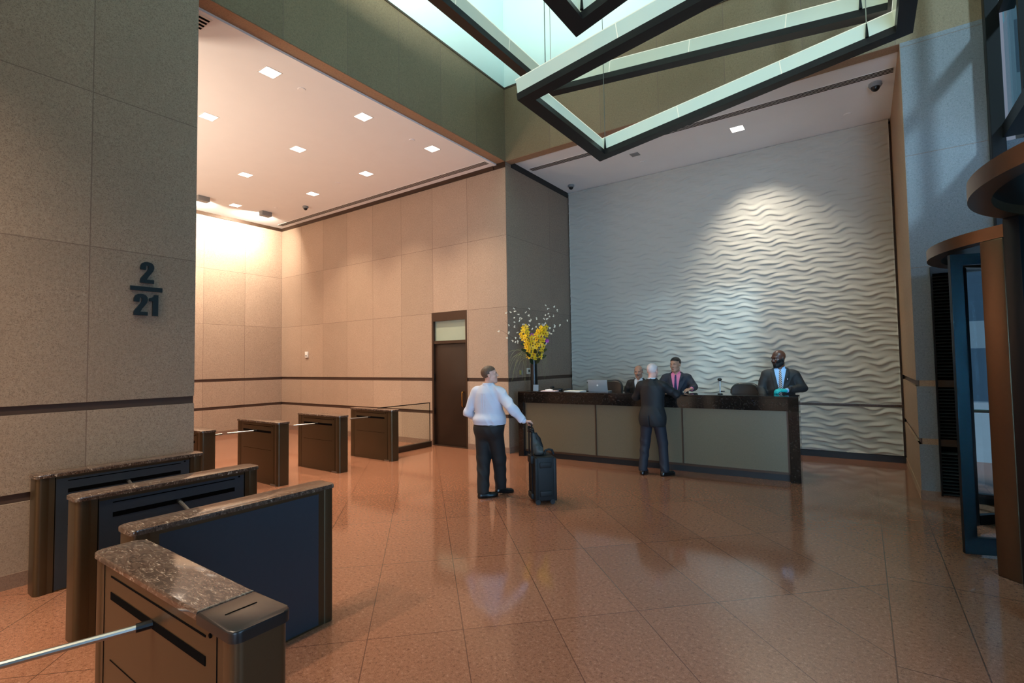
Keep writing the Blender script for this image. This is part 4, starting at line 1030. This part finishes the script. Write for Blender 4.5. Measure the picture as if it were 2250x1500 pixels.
def person(label, loc, rz, s, lean, head_yaw, head_pitch, arms, feet, mats, girth=1.0, belly=0.0, style='suit', hands=None, head_roll=0.0, head_s=1.0, knees=None, hz=None, shoe_dir=None, hem=-0.165, voxel=0.006):
    """arms: {'R': (elbow, wrist), 'L': ...} in the person's own frame (x right, y forward, metres, real size)."""
    root = thing('person', label, 'person', loc, rz)
    g = girth
    hipz = 0.935 * s if hz is None else hz
    R = rotx(-lean); o = V(0, 0.0, hipz)
    def tp(x, y, z): return o + R @ (V(x, y, z) * s)        # torso frame to person frame
    tors = [ell((0, 0, 0), (.168 * g, .118 * g, .135)), ell((0, -.05, -.03), (.135 * g, .085 * g, .11)), ell((0, .008, .17), (.152 * g, .108 * g, .17)), ell((0, -.004, .345), (.168 * (0.5 + .5 * g), .116 * (0.5 + .5 * g), .175)), cap((-.140, -.012, .478), (.140, -.012, .478), .057, .057), cap((0, -.03, .45), (0, -.012, .575), .085, .052)]
    if belly: tors.append(ell((0, .035 + .04 * belly, .10), (.16 * g, .11 + .05 * belly, .15)))
    torso_l = union(tors, .07)
    torso = in_frame(torso_l, R, o, s)
    sh = {'R': tp(.185, -.012, .470), 'L': tp(-.185, -.012, .470)}
    armf = {}; wr = {}
    for k in 'RL':
        e, w = (np.array(q, f32) for q in arms[k]); wr[k] = (e, w)
        armf[k] = (cap(sh[k], e, .056 * s, .044 * s), cap(e, w, .043 * s, .028 * s))
    legs = []
    ank = {}
    for k, sg in (('R', 1), ('L', -1)):
        hip = V(sg * .088 * s, 0, hipz - .03); fx, fy, fz = feet[k]
        an = V(fx, fy, fz + .085); ank[k] = an
        kn = V(*(knees[k])) if knees else (hip + an) * .5 + V(sg * .01, .035, .015)
        legs.append((hip, kn, an))
    def legs_f(t0, t1, t2):
        fs = []
        for hip, kn, an in legs:
            fs += [cap(hip, kn, .086 * s * (.4 + .6 * g) + t0, .058 * s + t1), cap(kn, an, .056 * s + t1, .040 * s + t2)]
        return union(fs, .03)
    hb = tp(0, -.008, .575)                                   # top of the neck base
    Rh = rotz(head_yaw) @ rotx(head_pitch) @ roty(head_roll)
    hs = s * head_s
    hc = hb + (R @ V(0, .012, 0)) * s + (rotz(head_yaw) @ V(0, .018, 0)) * hs + V(0, 0, .135) * hs
    headf = in_frame(HEAD, Rh, hc, hs)
    neck = cap(tp(0, -.02, .50), hc + (Rh @ V(0, -.022, -.055)) * hs, .060 * s, .052 * s)
    hf = {}
    for k in 'RL':
        H = (hands or {}).get(k)
        e, w = wr[k]; d = (w - e) / np.linalg.norm(w - e)
        if H is None: H = dict(D=d, N=(0, 0, -1) if abs(d[2]) < .8 else (-1 if k == 'R' else 1, 0, 0), curl=.45)
        hf[k] = hand_prims(w, H['D'], H['N'], 1 if k == 'R' else -1, H['curl'], H.get('spread', 0), s)
    def skin(P):
        d = smin(torso(P), union(list(armf['R']), .02)(P), .03); d = smin(d, union(list(armf['L']), .02)(P), .03)
        d = smin(d, legs_f(0, 0, 0)(P), .04) + .004
        d = smin(d, neck(P), .03); d = smin(d, headf(P), .02)
        for k in 'RL':
            d = smin(d, hf[k](P), .012)
            d = smin(d, ell(ank[k] + V(0, .05, -.055), (.036, .10, .03))(P), .03)
        return d
    lo = (-.72, -.55, -.03); hi = (.75, .75, 2.08)
    sdf_obj('body', skin, lo, hi, voxel, M[mats['skin']], root)
    def obj(name, f, mat, h=.007, parent=root, lo_=lo, hi_=hi): return sdf_obj(name, f, lo_, hi_, h, M[mat], parent)
    tl = lambda P: ((P - o) @ R) / f32(s)
    def folds(P, a):
        x, y, z = P.T
        k = np.clip(np.sin(x * 7 + z * 5 + 1.5 * np.sin(y * 9 + z * 4)) * .8 + .5, .1, 1)
        r1 = 1 - 2 * np.abs(np.sin(z * 19 + 2.6 * np.sin(x * 9 + y * 6) + 9 * x)); r2 = np.sin(x * 52 + 21 * z + 2 * np.sin(z * 17))
        return -a * k * (r1 * .8 + r2 * .35)
    # trousers
    def trousers(P):
        q = tl(P)
        d = smin(torso(P) - .014, legs_f(*((.022, .036, .042) if style == 'shirt' else (.016, .020, .030)))(P), .05)
        d = smax(d, (q[:, 2] - .075) * s, .01)
        for k in 'RL':
            pass
        d = smax(d, (.055 + 0 * P[:, 2]) - (P[:, 2] - np.where(P[:, 0] > (ank['R'][0] + ank['L'][0]) / 2, ank['R'][2], ank['L'][2]) + .085), .006)
        return d + folds(P, .0055)
    obj('trousers', trousers, mats['trousers'])
    for k in 'RL':
        a = ank[k]; sd = (shoe_dir or {}).get(k, (0.0, 0.0)); Rs = rotz(sd[0]) @ rotx(sd[1])
        sole = union([cap((0, -.045, -.066), (0, .165, -.070), .036, .041), cap((0, -.03, -.035), (0, .06, -.045), .040, .036), ell((0, .13, -.056), (.042, .07, .030))], .03)
        shoe_l = lambda P, sole=sole: smax(sole(P), -(P[:, 2] + .084), .006)
        ff = in_frame(shoe_l, Rs, a)
        obj('shoe', ff, 'shoe', .006, root, tuple(a + V(-.26, -.26, -.12)), tuple(a + V(.26, .26, .12)))
    cuff = .022
    def sleeve(k, t0, t1, t2, back=.03):
        e, w = wr[k]; d = (w - e) / np.linalg.norm(w - e)
        A = union([cap(sh[k], e, .058 * s + t0, .044 * s + t1), cap(e, w, .043 * s + t1, .030 * s + t2)], .025)
        def f(P):
            r = A(P); return smax(r, ((P - (w - d * back)) @ d.astype(f32)) * np.where(np.linalg.norm(P - w, axis=1) < .2, 1, 0) - .2 * (np.linalg.norm(P - w, axis=1) >= .2), .004)
        return f
    neck_hole = in_frame(cap((0, -.022, .535), (0, .03, .80), .066, .10), R, o, s)
    def Vw(q, zb, w): return np.abs(q[:, 0]) - np.clip((q[:, 2] - zb) / (.52 - zb), 0, 1.2) * w
    if style == 'suit':
        zb = .14
        sR, sL = sleeve('R', .016, .018, .018), sleeve('L', .016, .018, .018)
        def jacket(P):
            q = tl(P)
            skirt = in_frame(union([ell((0, 0, .0), (.192 * g, .142 * g, .17)), cap((-.07, -.0, -.10), (.07, .0, -.10), .135 * g, .135 * g)], .06), R, o, s)
            d = smin(torso(P) - .020, skirt(P), .05)
            d = smin(d, sR(P), .035); d = smin(d, sL(P), .035)
            lap = np.clip(1 - np.abs(Vw(q, zb, .072) - .028) / .030, 0, 1) * (q[:, 1] > .0) * np.clip((q[:, 2] - .14) * 20, 0, 1) * (q[:, 2] < .52)
            d = d - .006 * np.minimum(1, lap * 3)
            d = d + folds(P, .0055)
            d = smax(d, (hem - q[:, 2]) * s, .008)
            d = smax(d, -neck_hole(P), .006)
            wedge = np.maximum(np.maximum(Vw(q, zb, .072), .015 - q[:, 1]), zb - q[:, 2]) * s
            d = smax(d, -wedge, .003)
            # front opening below the button and rear vent
            slit = np.maximum(np.maximum(np.abs(q[:, 0]) - np.clip((.0 - q[:, 2]) * .35, .001, .1), .02 - q[:, 1]), q[:, 2] - .0) * s
            d = smax(d, -slit, .003)
            vent = np.maximum(np.maximum(np.abs(q[:, 0]) - .004, q[:, 1] + .02), q[:, 2] + .0) * s
            return smax(d, -vent, .003)
        jk = obj('jacket', jacket, mats['jacket'])
        collar = in_frame(cap((0, -.024, .530), (0, -.012, .600), .076, .068), R, o, s); cin = in_frame(cap((0, -.024, .50), (0, -.010, .66), .066, .060), R, o, s)
        jcol = in_frame(cap((0, -.036, .500), (0, -.030, .572), .090, .080), R, o, s); jin = in_frame(cap((0, -.034, .47), (0, -.026, .66), .077, .073), R, o, s)
        def jc(P):
            q = tl(P); return smax(smax(smax(jcol(P), -jin(P), .004), (q[:, 1] - .012) * s, .004), (q[:, 2] - .580) * s, .004)
        obj('jacket_collar', jc, mats['jacket'], .005, jk)
        def shirt(P):
            q = tl(P)
            fr = np.maximum(np.maximum(torso(P) - .013, np.abs(q[:, 0]) - .10), np.maximum(np.maximum(-q[:, 1], .08 - q[:, 2]), q[:, 2] - .548 - .2 * np.abs(q[:, 0])))
            rg = smax(smax(collar(P), -cin(P), .003), (q[:, 2] - .600 + .35 * np.maximum(q[:, 1], 0)) * s, .003)
            rg = smax(rg, -np.maximum(np.maximum(np.abs(q[:, 0]) - .003 - (q[:, 2] - .535) * .7, .01 - q[:, 1]), .535 - q[:, 2]) * s, .002)
            return smax(smin(fr, rg, .006), -neck_hole(P) - .016, .004)
        so = obj('shirt', shirt, mats['shirt'], .005)
        def tie(P):
            q = tl(P)
            w = .016 + np.clip((.47 - q[:, 2]) / .4, 0, 1) * .022
            d = np.maximum(np.maximum(torso(P) - .021, -(torso(P) - .006)), np.maximum(np.abs(q[:, 0]) - w, -q[:, 1]))
            d = np.maximum(d, np.maximum(q[:, 2] - .520, .06 - q[:, 2]))
            kn = in_frame(ell((0, .066, .522), (.021, .017, .026)), R, o, s)
            return smin(d, kn(P), .006)
        if mats.get('tie'): obj('tie', tie, mats['tie'], .0045)
        for k in 'RL':
            e, w = wr[k]; d = (w - e) / np.linalg.norm(w - e)
            sdf_obj('shirt_cuff', cap(w - d * .05, w - d * .012, .034 * s, .033 * s), tuple(w - .12), tuple(w + .12), .005, M[mats['shirt']], so)
    else:
        sR, sL = sleeve('R', .022, .024, .022, .012), sleeve('L', .022, .024, .022, .012)
        blouse = in_frame(ell((0, -.012, .105), (.190 * g, .150 * g, .085)), R, o, s)
        def shirt(P):
            q = tl(P)
            d = smin(torso(P) - .022, blouse(P), .04)
            d = smin(d, sR(P), .04); d = smin(d, sL(P), .04)
            d = d + folds(P, .0070)
            pleat = .006 * np.exp(-((np.abs(q[:, 0]) - .018) / .006) ** 2) * (q[:, 1] < -.03) * np.clip((q[:, 2] - .12) * 6, 0, 1) * (q[:, 2] < .45)
            d = d + pleat
            d = smax(d, (.035 - q[:, 2]) * s, .015)
            return smax(d, -neck_hole(P), .006)
        so = obj('shirt', shirt, mats['shirt'])
        collar = in_frame(cap((0, -.026, .530), (0, -.012, .606), .084, .074), R, o, s); cin = in_frame(cap((0, -.024, .50), (0, -.010, .66), .070, .063), R, o, s)
        def cl(P):
            q = tl(P); return smax(smax(collar(P), -cin(P), .003), (q[:, 2] - .600 + .3 * np.maximum(q[:, 1], 0)) * s, .004)
        obj('shirt_collar', cl, mats['shirt'], .005, so)
        def belt(P):
            q = tl(P); return np.maximum(np.maximum(torso(P) - .020, -(torso(P) - .008)), np.abs(q[:, 2] - .045) * s - .018)
        obj('belt', belt, 'belt', .006)
        for k in 'RL':
            e, w = wr[k]; d = (w - e) / np.linalg.norm(w - e)
            sdf_obj('shirt_cuff', smax_cuff(w, d, s), tuple(w - .12), tuple(w + .12), .005, M[mats['shirt']], so)
    # head details in the head frame
    def hobj(name, f, mat, h=.004):
        return sdf_obj(name, in_frame(f, Rh, hc, hs), tuple(hc - .19 * hs), tuple(hc + .19 * hs), h, M[mat], root)
    hh = mats.get('hair_style')
    cr = CRAN
    wob = lambda P: .0011 * np.sin(P[:, 0] * 420 + P[:, 2] * 190 + 3 * np.sin(P[:, 1] * 60)) + .0014 * np.sin(P[:, 1] * 260 + P[:, 0] * 170 + 2 * np.sin(P[:, 2] * 80))
    hl = mats.get('hairline', .045)
    if hh == 'full':
        def hair(P):
            x, y, z = P.T
            d = ell((0, -.016, .038), (.083, .106, .091))(P) + wob(P)
            line = np.maximum(np.where(y > .0, hl + .35 * np.maximum(y - .03, 0) - z, -.062 - .0 * z - z + np.clip((y + .04) * 1.6, 0, .08)), -1)
            return smax(d, line, .012)
        hobj('hair', hair, mats['hair'])
    elif hh == 'short':
        def hair(P):
            x, y, z = P.T
            d = ell((0, -.013, .034), (.079, .1015, .0885))(P) + wob(P) * .4
            line = np.where(y > .0, .05 + .3 * np.maximum(y - .04, 0) - z, -.055 - z + np.clip((y + .03) * 1.6, 0, .09))
            return smax(d, line, .01)
        hobj('hair', hair, mats['hair'])
    elif hh == 'sides':
        def hair(P):
            x, y, z = P.T
            d = ell((0, -.015, .028), (.0805, .101, .088))(P) + wob(P) * .6
            line = np.where(y > -.0, .012 - z + y, -.055 - z + np.clip((y + .04) * 1.6, 0, .07))
            return smax(smax(d, line, .008), smax(z - .060 + .25 * np.maximum(-y, 0) * 0, y - .028, .01), .01)
        hobj('hair', hair, mats['hair'])
    if mats.get('beard'):
        def beard(P):
            x, y, z = P.T
            d = HEAD(P) - .006 + wob(P) * .5
            reg = smax(z + .048 - .5 * np.maximum(np.abs(x) - .030, 0) * 2.2, -(y + .012), .012)
            mouth = ell((0, .10, -.066), (.022, .03, .009))(P)
            d = smax(smax(d, reg, .008), -mouth, .005)
            return smax(d, -(z + .135), .01)
        hobj('beard', beard, mats['beard'])
    if mats.get('moustache'):
        hobj('moustache', union([cap((-.022, .088, -.056), (0, .099, -.046), .006, .008), cap((.022, .088, -.056), (0, .099, -.046), .006, .008)], .006), mats['moustache'])
    hobj('lips', union([ell((0, .0885, -.060), (.023, .010, .0055)), ell((0, .0875, -.0705), (.020, .010, .0055))], .003), mats['lips'], .003)
    for sgn in (-1, 1):
        eo = hobj('eye', ell((sgn * .031, .0752, .002), (.0125, .0125, .0070)), 'eye_white', .003)
        sdf_obj('iris', in_frame(ell((sgn * .031, .0842, .002), (.0052, .0046, .0056)), Rh, hc, hs), tuple(hc - .14 * hs), tuple(hc + .14 * hs), .0025, M['iris'], eo)
        hobj('eyebrow', union([cap((sgn * .016, .0905, .021), (sgn * .034, .090, .026), .0042, .0042), cap((sgn * .034, .090, .026), (sgn * .050, .076, .021), .0042, .003)], .004), mats['brow'], .003)
    return dict(root=root, o=o, R=R, s=s, hf=hf, wr=wr, tp=tp, torso=torso, obj=obj, Rh=Rh, hc=hc, hs=hs)
def smax_cuff(w, d, s):
    return cap(w - d * .045, w - d * .008, .0355 * s + .007, .034 * s + .006)

for nm, c, r in (('skin_fair', (0.80, 0.60, 0.52), .5), ('skin_pink', (0.84, 0.64, 0.57), .5), ('skin_tan', (0.72, 0.52, 0.42), .5), ('skin_olive', (0.70, 0.52, 0.42), .5), ('skin_dark', (0.33, 0.20, 0.15), .36)):
    M[nm] = plain(nm, c, r, var=0.05, scale=30, Subsurface_Weight=0.0)
M['lips_a'] = plain('lips', (0.66, 0.40, 0.36), .45); M['lips_d'] = plain('dark_lips', (0.30, 0.16, 0.14), .4)
M['hair_brown'] = plain('brown_hair', (0.34, 0.25, 0.18), .55, var=.3, scale=150); M['hair_dark'] = plain('dark_hair', (0.09, 0.07, 0.06), .45, var=.3, scale=150)
M['hair_grey'] = plain('grey_hair', (0.50, 0.45, 0.41), .6, var=.2, scale=150); M['hair_white'] = plain('cropped_white_hair', (0.82, 0.74, 0.71), .6, var=.06, scale=150)
M['hair_black'] = plain('black_beard', (0.035, 0.028, 0.026), .6, var=.2, scale=150)
M['eye_white'] = plain('eye_white', (0.72, 0.69, 0.66), .4, spec=.2); M['iris'] = plain('brown_iris', (0.10, 0.07, 0.05), .2)
M['shoe'] = plain('black_leather_shoes', (0.05, 0.045, 0.045), .3); M['belt'] = plain('black_belt', (0.05, 0.045, 0.04), .4)
M['shirt_blue'] = plain('pale_blue_shirt', (0.74, 0.75, 0.80), .75, var=.03, scale=8); M['shirt_white'] = plain('white_shirt', (0.86, 0.88, 0.92), .7); M['shirt_pink'] = plain('pink_shirt', (0.93, 0.50, 0.62), .7)
M['shirt_lightblue'] = plain('light_blue_shirt', (0.66, 0.80, 0.94), .7)
M['trousers_black'] = plain('black_trousers', (0.055, 0.05, 0.052), .75, var=.1, scale=90); M['suit_navy'] = plain('navy_suit', (0.085, 0.09, 0.13), .7, var=.12, scale=120)
M['suit_black'] = plain('black_suit', (0.07, 0.07, 0.08), .7, var=.1, scale=120); M['suit_char'] = plain('charcoal_suit', (0.17, 0.165, 0.165), .65, var=.15, scale=140)
M['suit_blue'] = plain('dark_blue_grey_suit', (0.14, 0.155, 0.20), .68, var=.15, scale=140)
M['tie_navy'] = plain('navy_tie', (0.10, 0.14, 0.32), .5); M['tie_light'] = plain('pale_tie', (0.70, 0.62, 0.60), .5)
def stripe():
    n = NT('striped_tie'); tc = n.n('ShaderNodeTexCoord'); sp = n.n('ShaderNodeSeparateXYZ'); n.t.links.new(tc.outputs['Object'], sp.inputs[0])
    u = n.math('FRACT', n.math('DIVIDE', n.math('SUBTRACT', sp.outputs[2], n.math('MULTIPLY', sp.outputs[0], -0.9)), 0.030))
    c = n.mix(n.math('LESS_THAN', u, 0.48), lin((0.20, 0.06, 0.08)), lin((0.86, 0.80, 0.78))); n.bsdf(Base_Color=c, Roughness=.5); return n.m
M['tie_stripe'] = stripe(); M['glove'] = plain('teal_glove', (0.08, 0.72, 0.72), .5)

# the man with the wheeled case, seen from behind, head turned to the right
gx, gy = SX + hxx * math.cos(SA), SY + hxx * math.sin(SA)
ALOC, ARZ = (-4.215, 5.45, 0.0), math.radians(8)
ca, sa = math.cos(-ARZ), math.sin(-ARZ)
def a_loc(x, y, z): dx, dy = x - ALOC[0], y - ALOC[1]; return (dx * ca - dy * sa, dx * sa + dy * ca, z)
def a_dir(x, y, z): return (x * ca - y * sa, x * sa + y * ca, z)
Dh = (0.707, 0.707, -0.10)
W_ = a_loc(gx - 0.707 * 0.082, gy - 0.707 * 0.082, HZ + 0.036)
mA = dict(skin='skin_fair', hair='hair_brown', hair_style='full', brow='hair_brown', lips='lips_a', shirt='shirt_blue', trousers='trousers_black')
person('stout man in pale blue shirt and black trousers holding the handle of a case', ALOC, ARZ, 1.0, 0.02, math.radians(-62), math.radians(8),
       {'R': ((.405, -.085, 1.20), W_), 'L': ((-.305, -.035, 1.13), (-.265, .18, 1.02))}, {'R': (.065, .20, .012), 'L': (-.055, -.075, 0.0)}, mA, girth=1.18, belly=.9, style='shirt',
       hands={'R': dict(D=a_dir(*Dh), N=(0, 0, -1), curl=.95)}, knees={'R': (.095, .11, .50), 'L': (-.085, -.01, .50)}, shoe_dir={'R': (-0.60, -0.12), 'L': (-0.75, 0.0)})
# the customer at the desk, seen from behind
mB = dict(skin='skin_pink', hair='hair_white', hair_style='short', brow='hair_grey', lips='lips_a', shirt='shirt_white', trousers='suit_navy', jacket='suit_black', tie='tie_navy')
person('man with cropped white hair in dark suit seen from behind at the desk', (-2.785, 7.86, 0), 0.0, 1.0, 0.05, math.radians(-12), -0.05,
       {'R': ((.345, .13, 1.27), (.15, .36, 1.302)), 'L': ((-.315, .13, 1.21), (-.12, .36, 1.302))}, {'R': (.165, .02, 0), 'L': (-.165, -.04, 0)}, mB, girth=1.06,
       hands={'R': dict(D=(-.8, .6, 0), N=(0, 0, -1), curl=.25), 'L': dict(D=(.8, .6, 0), N=(0, 0, -1), curl=.25)}, shoe_dir={'R': (-.45, 0), 'L': (.12, 0)}, hem=-.17)
# three men behind the desk
mC = dict(skin='skin_tan', hair='hair_grey', hair_style='sides', brow='hair_grey', lips='lips_a', moustache='hair_grey', shirt='shirt_white', trousers='suit_black', jacket='suit_black', tie='tie_light')
person('balding man with grey moustache in black suit, half hidden by the customer', (-3.50, 9.22, 0), math.radians(184), 0.975, 0.06, math.radians(4), -0.14,
       {'R': ((.30, .02, 1.14), (.20, .24, 1.06)), 'L': ((-.30, .02, 1.14), (-.20, .24, 1.06))}, {'R': (.11, 0, 0), 'L': (-.11, 0, 0)}, mC)
mD = dict(skin='skin_olive', hair='hair_dark', hair_style='full', hairline=.058, brow='hair_dark', lips='lips_a', shirt='shirt_pink', trousers='suit_blue', jacket='suit_blue', tie='tie_navy')
pd = person('dark haired man in a pink shirt and dark jacket leaning over the desk from behind', (-2.80, 9.27, 0), math.radians(187), 1.06, 0.20, math.radians(-20), -0.12,
       {'R': ((.31, .16, 1.31), (.20, .40, 1.300)), 'L': ((-.30, .14, 1.33), (-.29, .38, 1.305))}, {'R': (.12, 0, 0), 'L': (-.12, 0, 0)}, mD, girth=1.08,
       hands={'R': dict(D=(-.5, .86, 0), N=(0, 0, -1), curl=.3), 'L': dict(D=(.4, .9, 0), N=(0, 0, -1), curl=.3)})
c = pd['tp'](-.135, .12, .245)
b = MB().box(c[0] - .028, c[1] + .005, c[2] - .05, c[0] + .028, c[1] + .011, c[2] + .04, 0.002).build('badge', M['white'], pd['root'], smooth=0)
MB().box(c[0] - .018, c[1] + .0105, c[2] - .035, c[0] + .018, c[1] + .0125, c[2] + .0, 0).build('photo', M['tie_navy'], b, smooth=0)
mE = dict(skin='skin_dark', brow='hair_black', lips='lips_d', beard='hair_black', shirt='shirt_lightblue', trousers='suit_char', jacket='suit_char', tie='tie_stripe')
pe = person('bald bearded man in charcoal suit and striped tie with teal gloves behind the desk end', (-1.12, 9.20, 0), math.radians(187), 1.10, 0.03, math.radians(-48), -0.16,
       {'R': ((.285, .0, 1.32), (.22, .24, 1.14)), 'L': ((-.31, .03, 1.335), (-.07, .27, 1.305))}, {'R': (.13, 0, 0), 'L': (-.13, 0, 0)}, mE, girth=1.10, head_s=1.02,
       hands={'R': dict(D=(-.6, .7, -.1), N=(0, 0, -1), curl=.35), 'L': dict(D=(.9, .35, 0.05), N=(0, -.4, -1), curl=.5)})
for k in 'RL':
    w = pe['wr'][k][1]
    sdf_obj('glove', infl(union([pe['hf'][k], cap(w - (w - pe['wr'][k][0]) * .08, w, .030, .028)], .01), .0035), tuple(w - .24), tuple(w + .24), .0055, M['glove'], pe['root'])
c = pe['tp'](-.082, .105, .415)
MB().box(c[0] - .016, c[1], c[2] - .010, c[0] + .016, c[1] + .012, c[2] + .010, 0.002).build('lapel_pin', M['paper_pink'], pe['root'], smooth=0)
c = pe['tp'](-.125, .105, .31)
MB().box(c[0] - .036, c[1], c[2] - .008, c[0] + .036, c[1] + .014, c[2] + .010, 0.003, mtx=None).build('pocket_square', M['card_blue'], pe['root'], smooth=0)

# soft bag strapped to the case handle
M['bag'] = plain('grey_green_nylon', (0.25, 0.26, 0.25), .7, var=.12, scale=25); 
bg = thing('cloth_bag', 'small grey and black cloth bag strapped to the handle on top of the case', 'bag', (SX, SY, ch_), SA)
zz = .012
bgf = union([ell((-.085, 0, .085), (.050, .12, .085)), cap((-.125, 0, .27), (-.085, 0, .10), .030, .06), ell((-.035, 0, .05), (.05, .13, .045))], .05)
sdf_obj('bag_body', lambda P: smax(bgf(P) + .004 * np.sin(P[:, 2] * 70 + P[:, 1] * 40), .004 - P[:, 2], .006), (-.22, -.2, -.02), (.12, .2, .42), .006, M['bag'], bg)
pk = union([cap((-.05, 0, .20), (-.02, 0, .10), .032, .038), cap((-.05, 0.05, .20), (-.02, 0.05, .10), .03, .036), cap((-.08, 0, .27), (-.055, 0, .19), .02, .03)], .03)
sdf_obj('bag_pocket', lambda P: smax(pk(P), .004 - P[:, 2], .006), (-.16, -.2, 0), (.12, .2, .42), .006, M['rubber'], bg)
sp_ = MB()
for tz, ph_ in ((.335, .02), (.315, -.025)):
    sp_.tube([(hxx + 0.006 + 0.030 * math.cos(q), 0.100 * math.sin(q), tz + ph_ * math.sin(q) + .006 * math.cos(3 * q)) for q in [2 * PI * k / 24 for k in range(25)]], 0.011, 10)
sp_.tube([(hxx + .035, 0, .33), (hxx + .05, .01, .28), (-.10, .01, .22)], 0.013, 10)
sp_.build('strap', M['rubber'], bg, smooth=70)
# ------------------------------------------------------------------ light
def area(name, loc, direction, sx, sy, power, color, spread=180):
    l = bpy.data.lights.new(name, 'AREA'); l.shape = 'RECTANGLE'; l.size = sx; l.size_y = sy; l.energy = power; l.color = color; l.spread = math.radians(spread)
    o = bpy.data.objects.new(name, l); COL.objects.link(o); o.location = loc
    o.rotation_euler = Vector(direction).to_track_quat('-Z', 'Y').to_euler(); return o
def spot(name, loc, direction, power, color, cone, blend, r=0.05):
    l = bpy.data.lights.new(name, 'SPOT'); l.energy = power; l.color = color; l.spot_size = math.radians(cone); l.spot_blend = blend; l.shadow_soft_size = r
    o = bpy.data.objects.new(name, l); COL.objects.link(o); o.location = loc
    o.rotation_euler = Vector(direction).to_track_quat('-Z', 'Y').to_euler(); return o
WARM = (1.0, 0.81, 0.62)
for i, (x, y, _) in enumerate(LL): spot('downlight_lamp', (x, y, ZC - 0.03), (0, 0, -1), 530, WARM, 102, 1.0, 0.09)
for x in (-8.6, -10.6): spot('downlight_lamp', (x, 2.1, ZC - 0.03), (0, 0, -1), 530, WARM, 102, 1.0, 0.09)
for y in (5.5, 7.04, 3.9): 
    area('wall_washer_lamp', (-12.92, y, ZC - 0.07), (-1, 0, -0.55), 0.10, 0.22, 110, (1.0, 0.90, 0.76), 160)
spot('niche_downlight_lamp', (-1.717, 9.674, ZN - 0.02), (0.10, 0.38, -1), 440, (1.0, 0.90, 0.76), 82, 1.0, 0.05)
for x in (-9.0, -11.8): area('lobby_ceiling_fill', (x, 0.6, 2.6), (0, 0.25, 1), 1.2, 0.3, 160, (1.0, 0.84, 0.68))  # unseen fill added behind the left wall to brighten the lobby ceiling
# the light frames also shine upwards, out of the open tops of their channels
area('frame_uplight', (-3.46, 4.4, 5.83), (0, 0, 1), 0.06, 2.8, 400, (0.84, 1.0, 0.95), 135)
area('frame_uplight', (-1.6, 2.87, 5.62), (0, 0, 1), 3.2, 0.06, 40, (0.80, 1.0, 0.94), 118)
# daylight: roof light of the atrium, the street front
area('roof_light', (-2.2, 2.2, ZTOP - 0.1), (0, 0, -1), 6.5, 11.0, 30, (0.9, 1.0, 0.88))
area('street_daylight_high', (XF + 0.35, 3.0, 10.2), (-1, 0.12, 0.30), 5.0, 4.0, 200, (1.0, 0.98, 0.96), 62)
area('street_daylight_mid', (XF + 0.35, 1.5, 6.0), (-0.7, 1.0, -0.35), 6.0, 2.8, 15, (0.42, 0.72, 1.0))
area('street_daylight_low', (XO + 0.3, 1.0, 2.0), (-0.6, 1, -0.08), 4.5, 3.0, 360, (0.40, 0.66, 1.0), 120)
area('niche_fill_behind', (0.9, -3.95, 1.9), (-0.25, 1, 0.12), 4.0, 2.6, 140, (0.48, 0.70, 1.0), 72)  # bluish fill added behind the camera to lift the niche and pier
for x, y in ((-4.9, -0.8), (-3.4, -0.8), (-4.9, -2.6), (-3.4, -2.6)): spot('downlight_lamp', (x, y, 5.85), (0, 0, -1), 820, WARM, 106, 1.0, 0.09)
sun = bpy.data.lights.new('sun', 'SUN'); sun.energy = 5.0; sun.angle = math.radians(5); sun.color = (1.0, 0.86, 0.98)
so_ = bpy.data.objects.new('sun', sun); COL.objects.link(so_); so_.rotation_euler = Vector((-0.837, 1.0, -1.0)).to_track_quat('-Z', 'Y').to_euler()
w = bpy.data.worlds.new('sky'); scene.world = w; w.use_nodes = True
bg_ = w.node_tree.nodes['Background']; bg_.inputs[0].default_value = (*lin((0.45, 0.72, 0.82)), 1); bg_.inputs[1].default_value = 0.6
# ------------------------------------------------------------------ camera
cam = bpy.data.cameras.new('camera'); co = bpy.data.objects.new('camera', cam); COL.objects.link(co)
yaw, pit, rol = math.radians(34.942), math.radians(2.4685), math.radians(-0.8701)
Fv = Vector((-math.sin(yaw) * math.cos(pit), math.cos(yaw) * math.cos(pit), math.sin(pit)))
Rv = Vector((math.cos(yaw), math.sin(yaw), 0)); Uv = Rv.cross(Fv)
R2 = Rv * math.cos(rol) + Uv * math.sin(rol); U2 = -Rv * math.sin(rol) + Uv * math.cos(rol)
m = Matrix((( R2.x, U2.x, -Fv.x, 0), (R2.y, U2.y, -Fv.y, 0), (R2.z, U2.z, -Fv.z, 1.8), (0, 0, 0, 1)))
co.matrix_world = m
cam.sensor_width = 36; cam.lens = 1103.52 / 2250 * 36; cam.clip_start = 0.05; cam.clip_end = 200
scene.camera = co
vs_ = scene.view_settings
scene.display_settings.display_device = 'sRGB'
vs_.view_transform = 'Standard'; vs_.look = 'None'; vs_.gamma = 1.0; vs_.use_curve_mapping = False; vs_.exposure = 0.0
scene.cycles.use_denoising = True
scene.cycles.max_bounces = 8; scene.cycles.diffuse_bounces = 6; scene.cycles.glossy_bounces = 4; scene.cycles.transparent_max_bounces = 12
scene.cycles.sample_clamp_indirect = 6.0
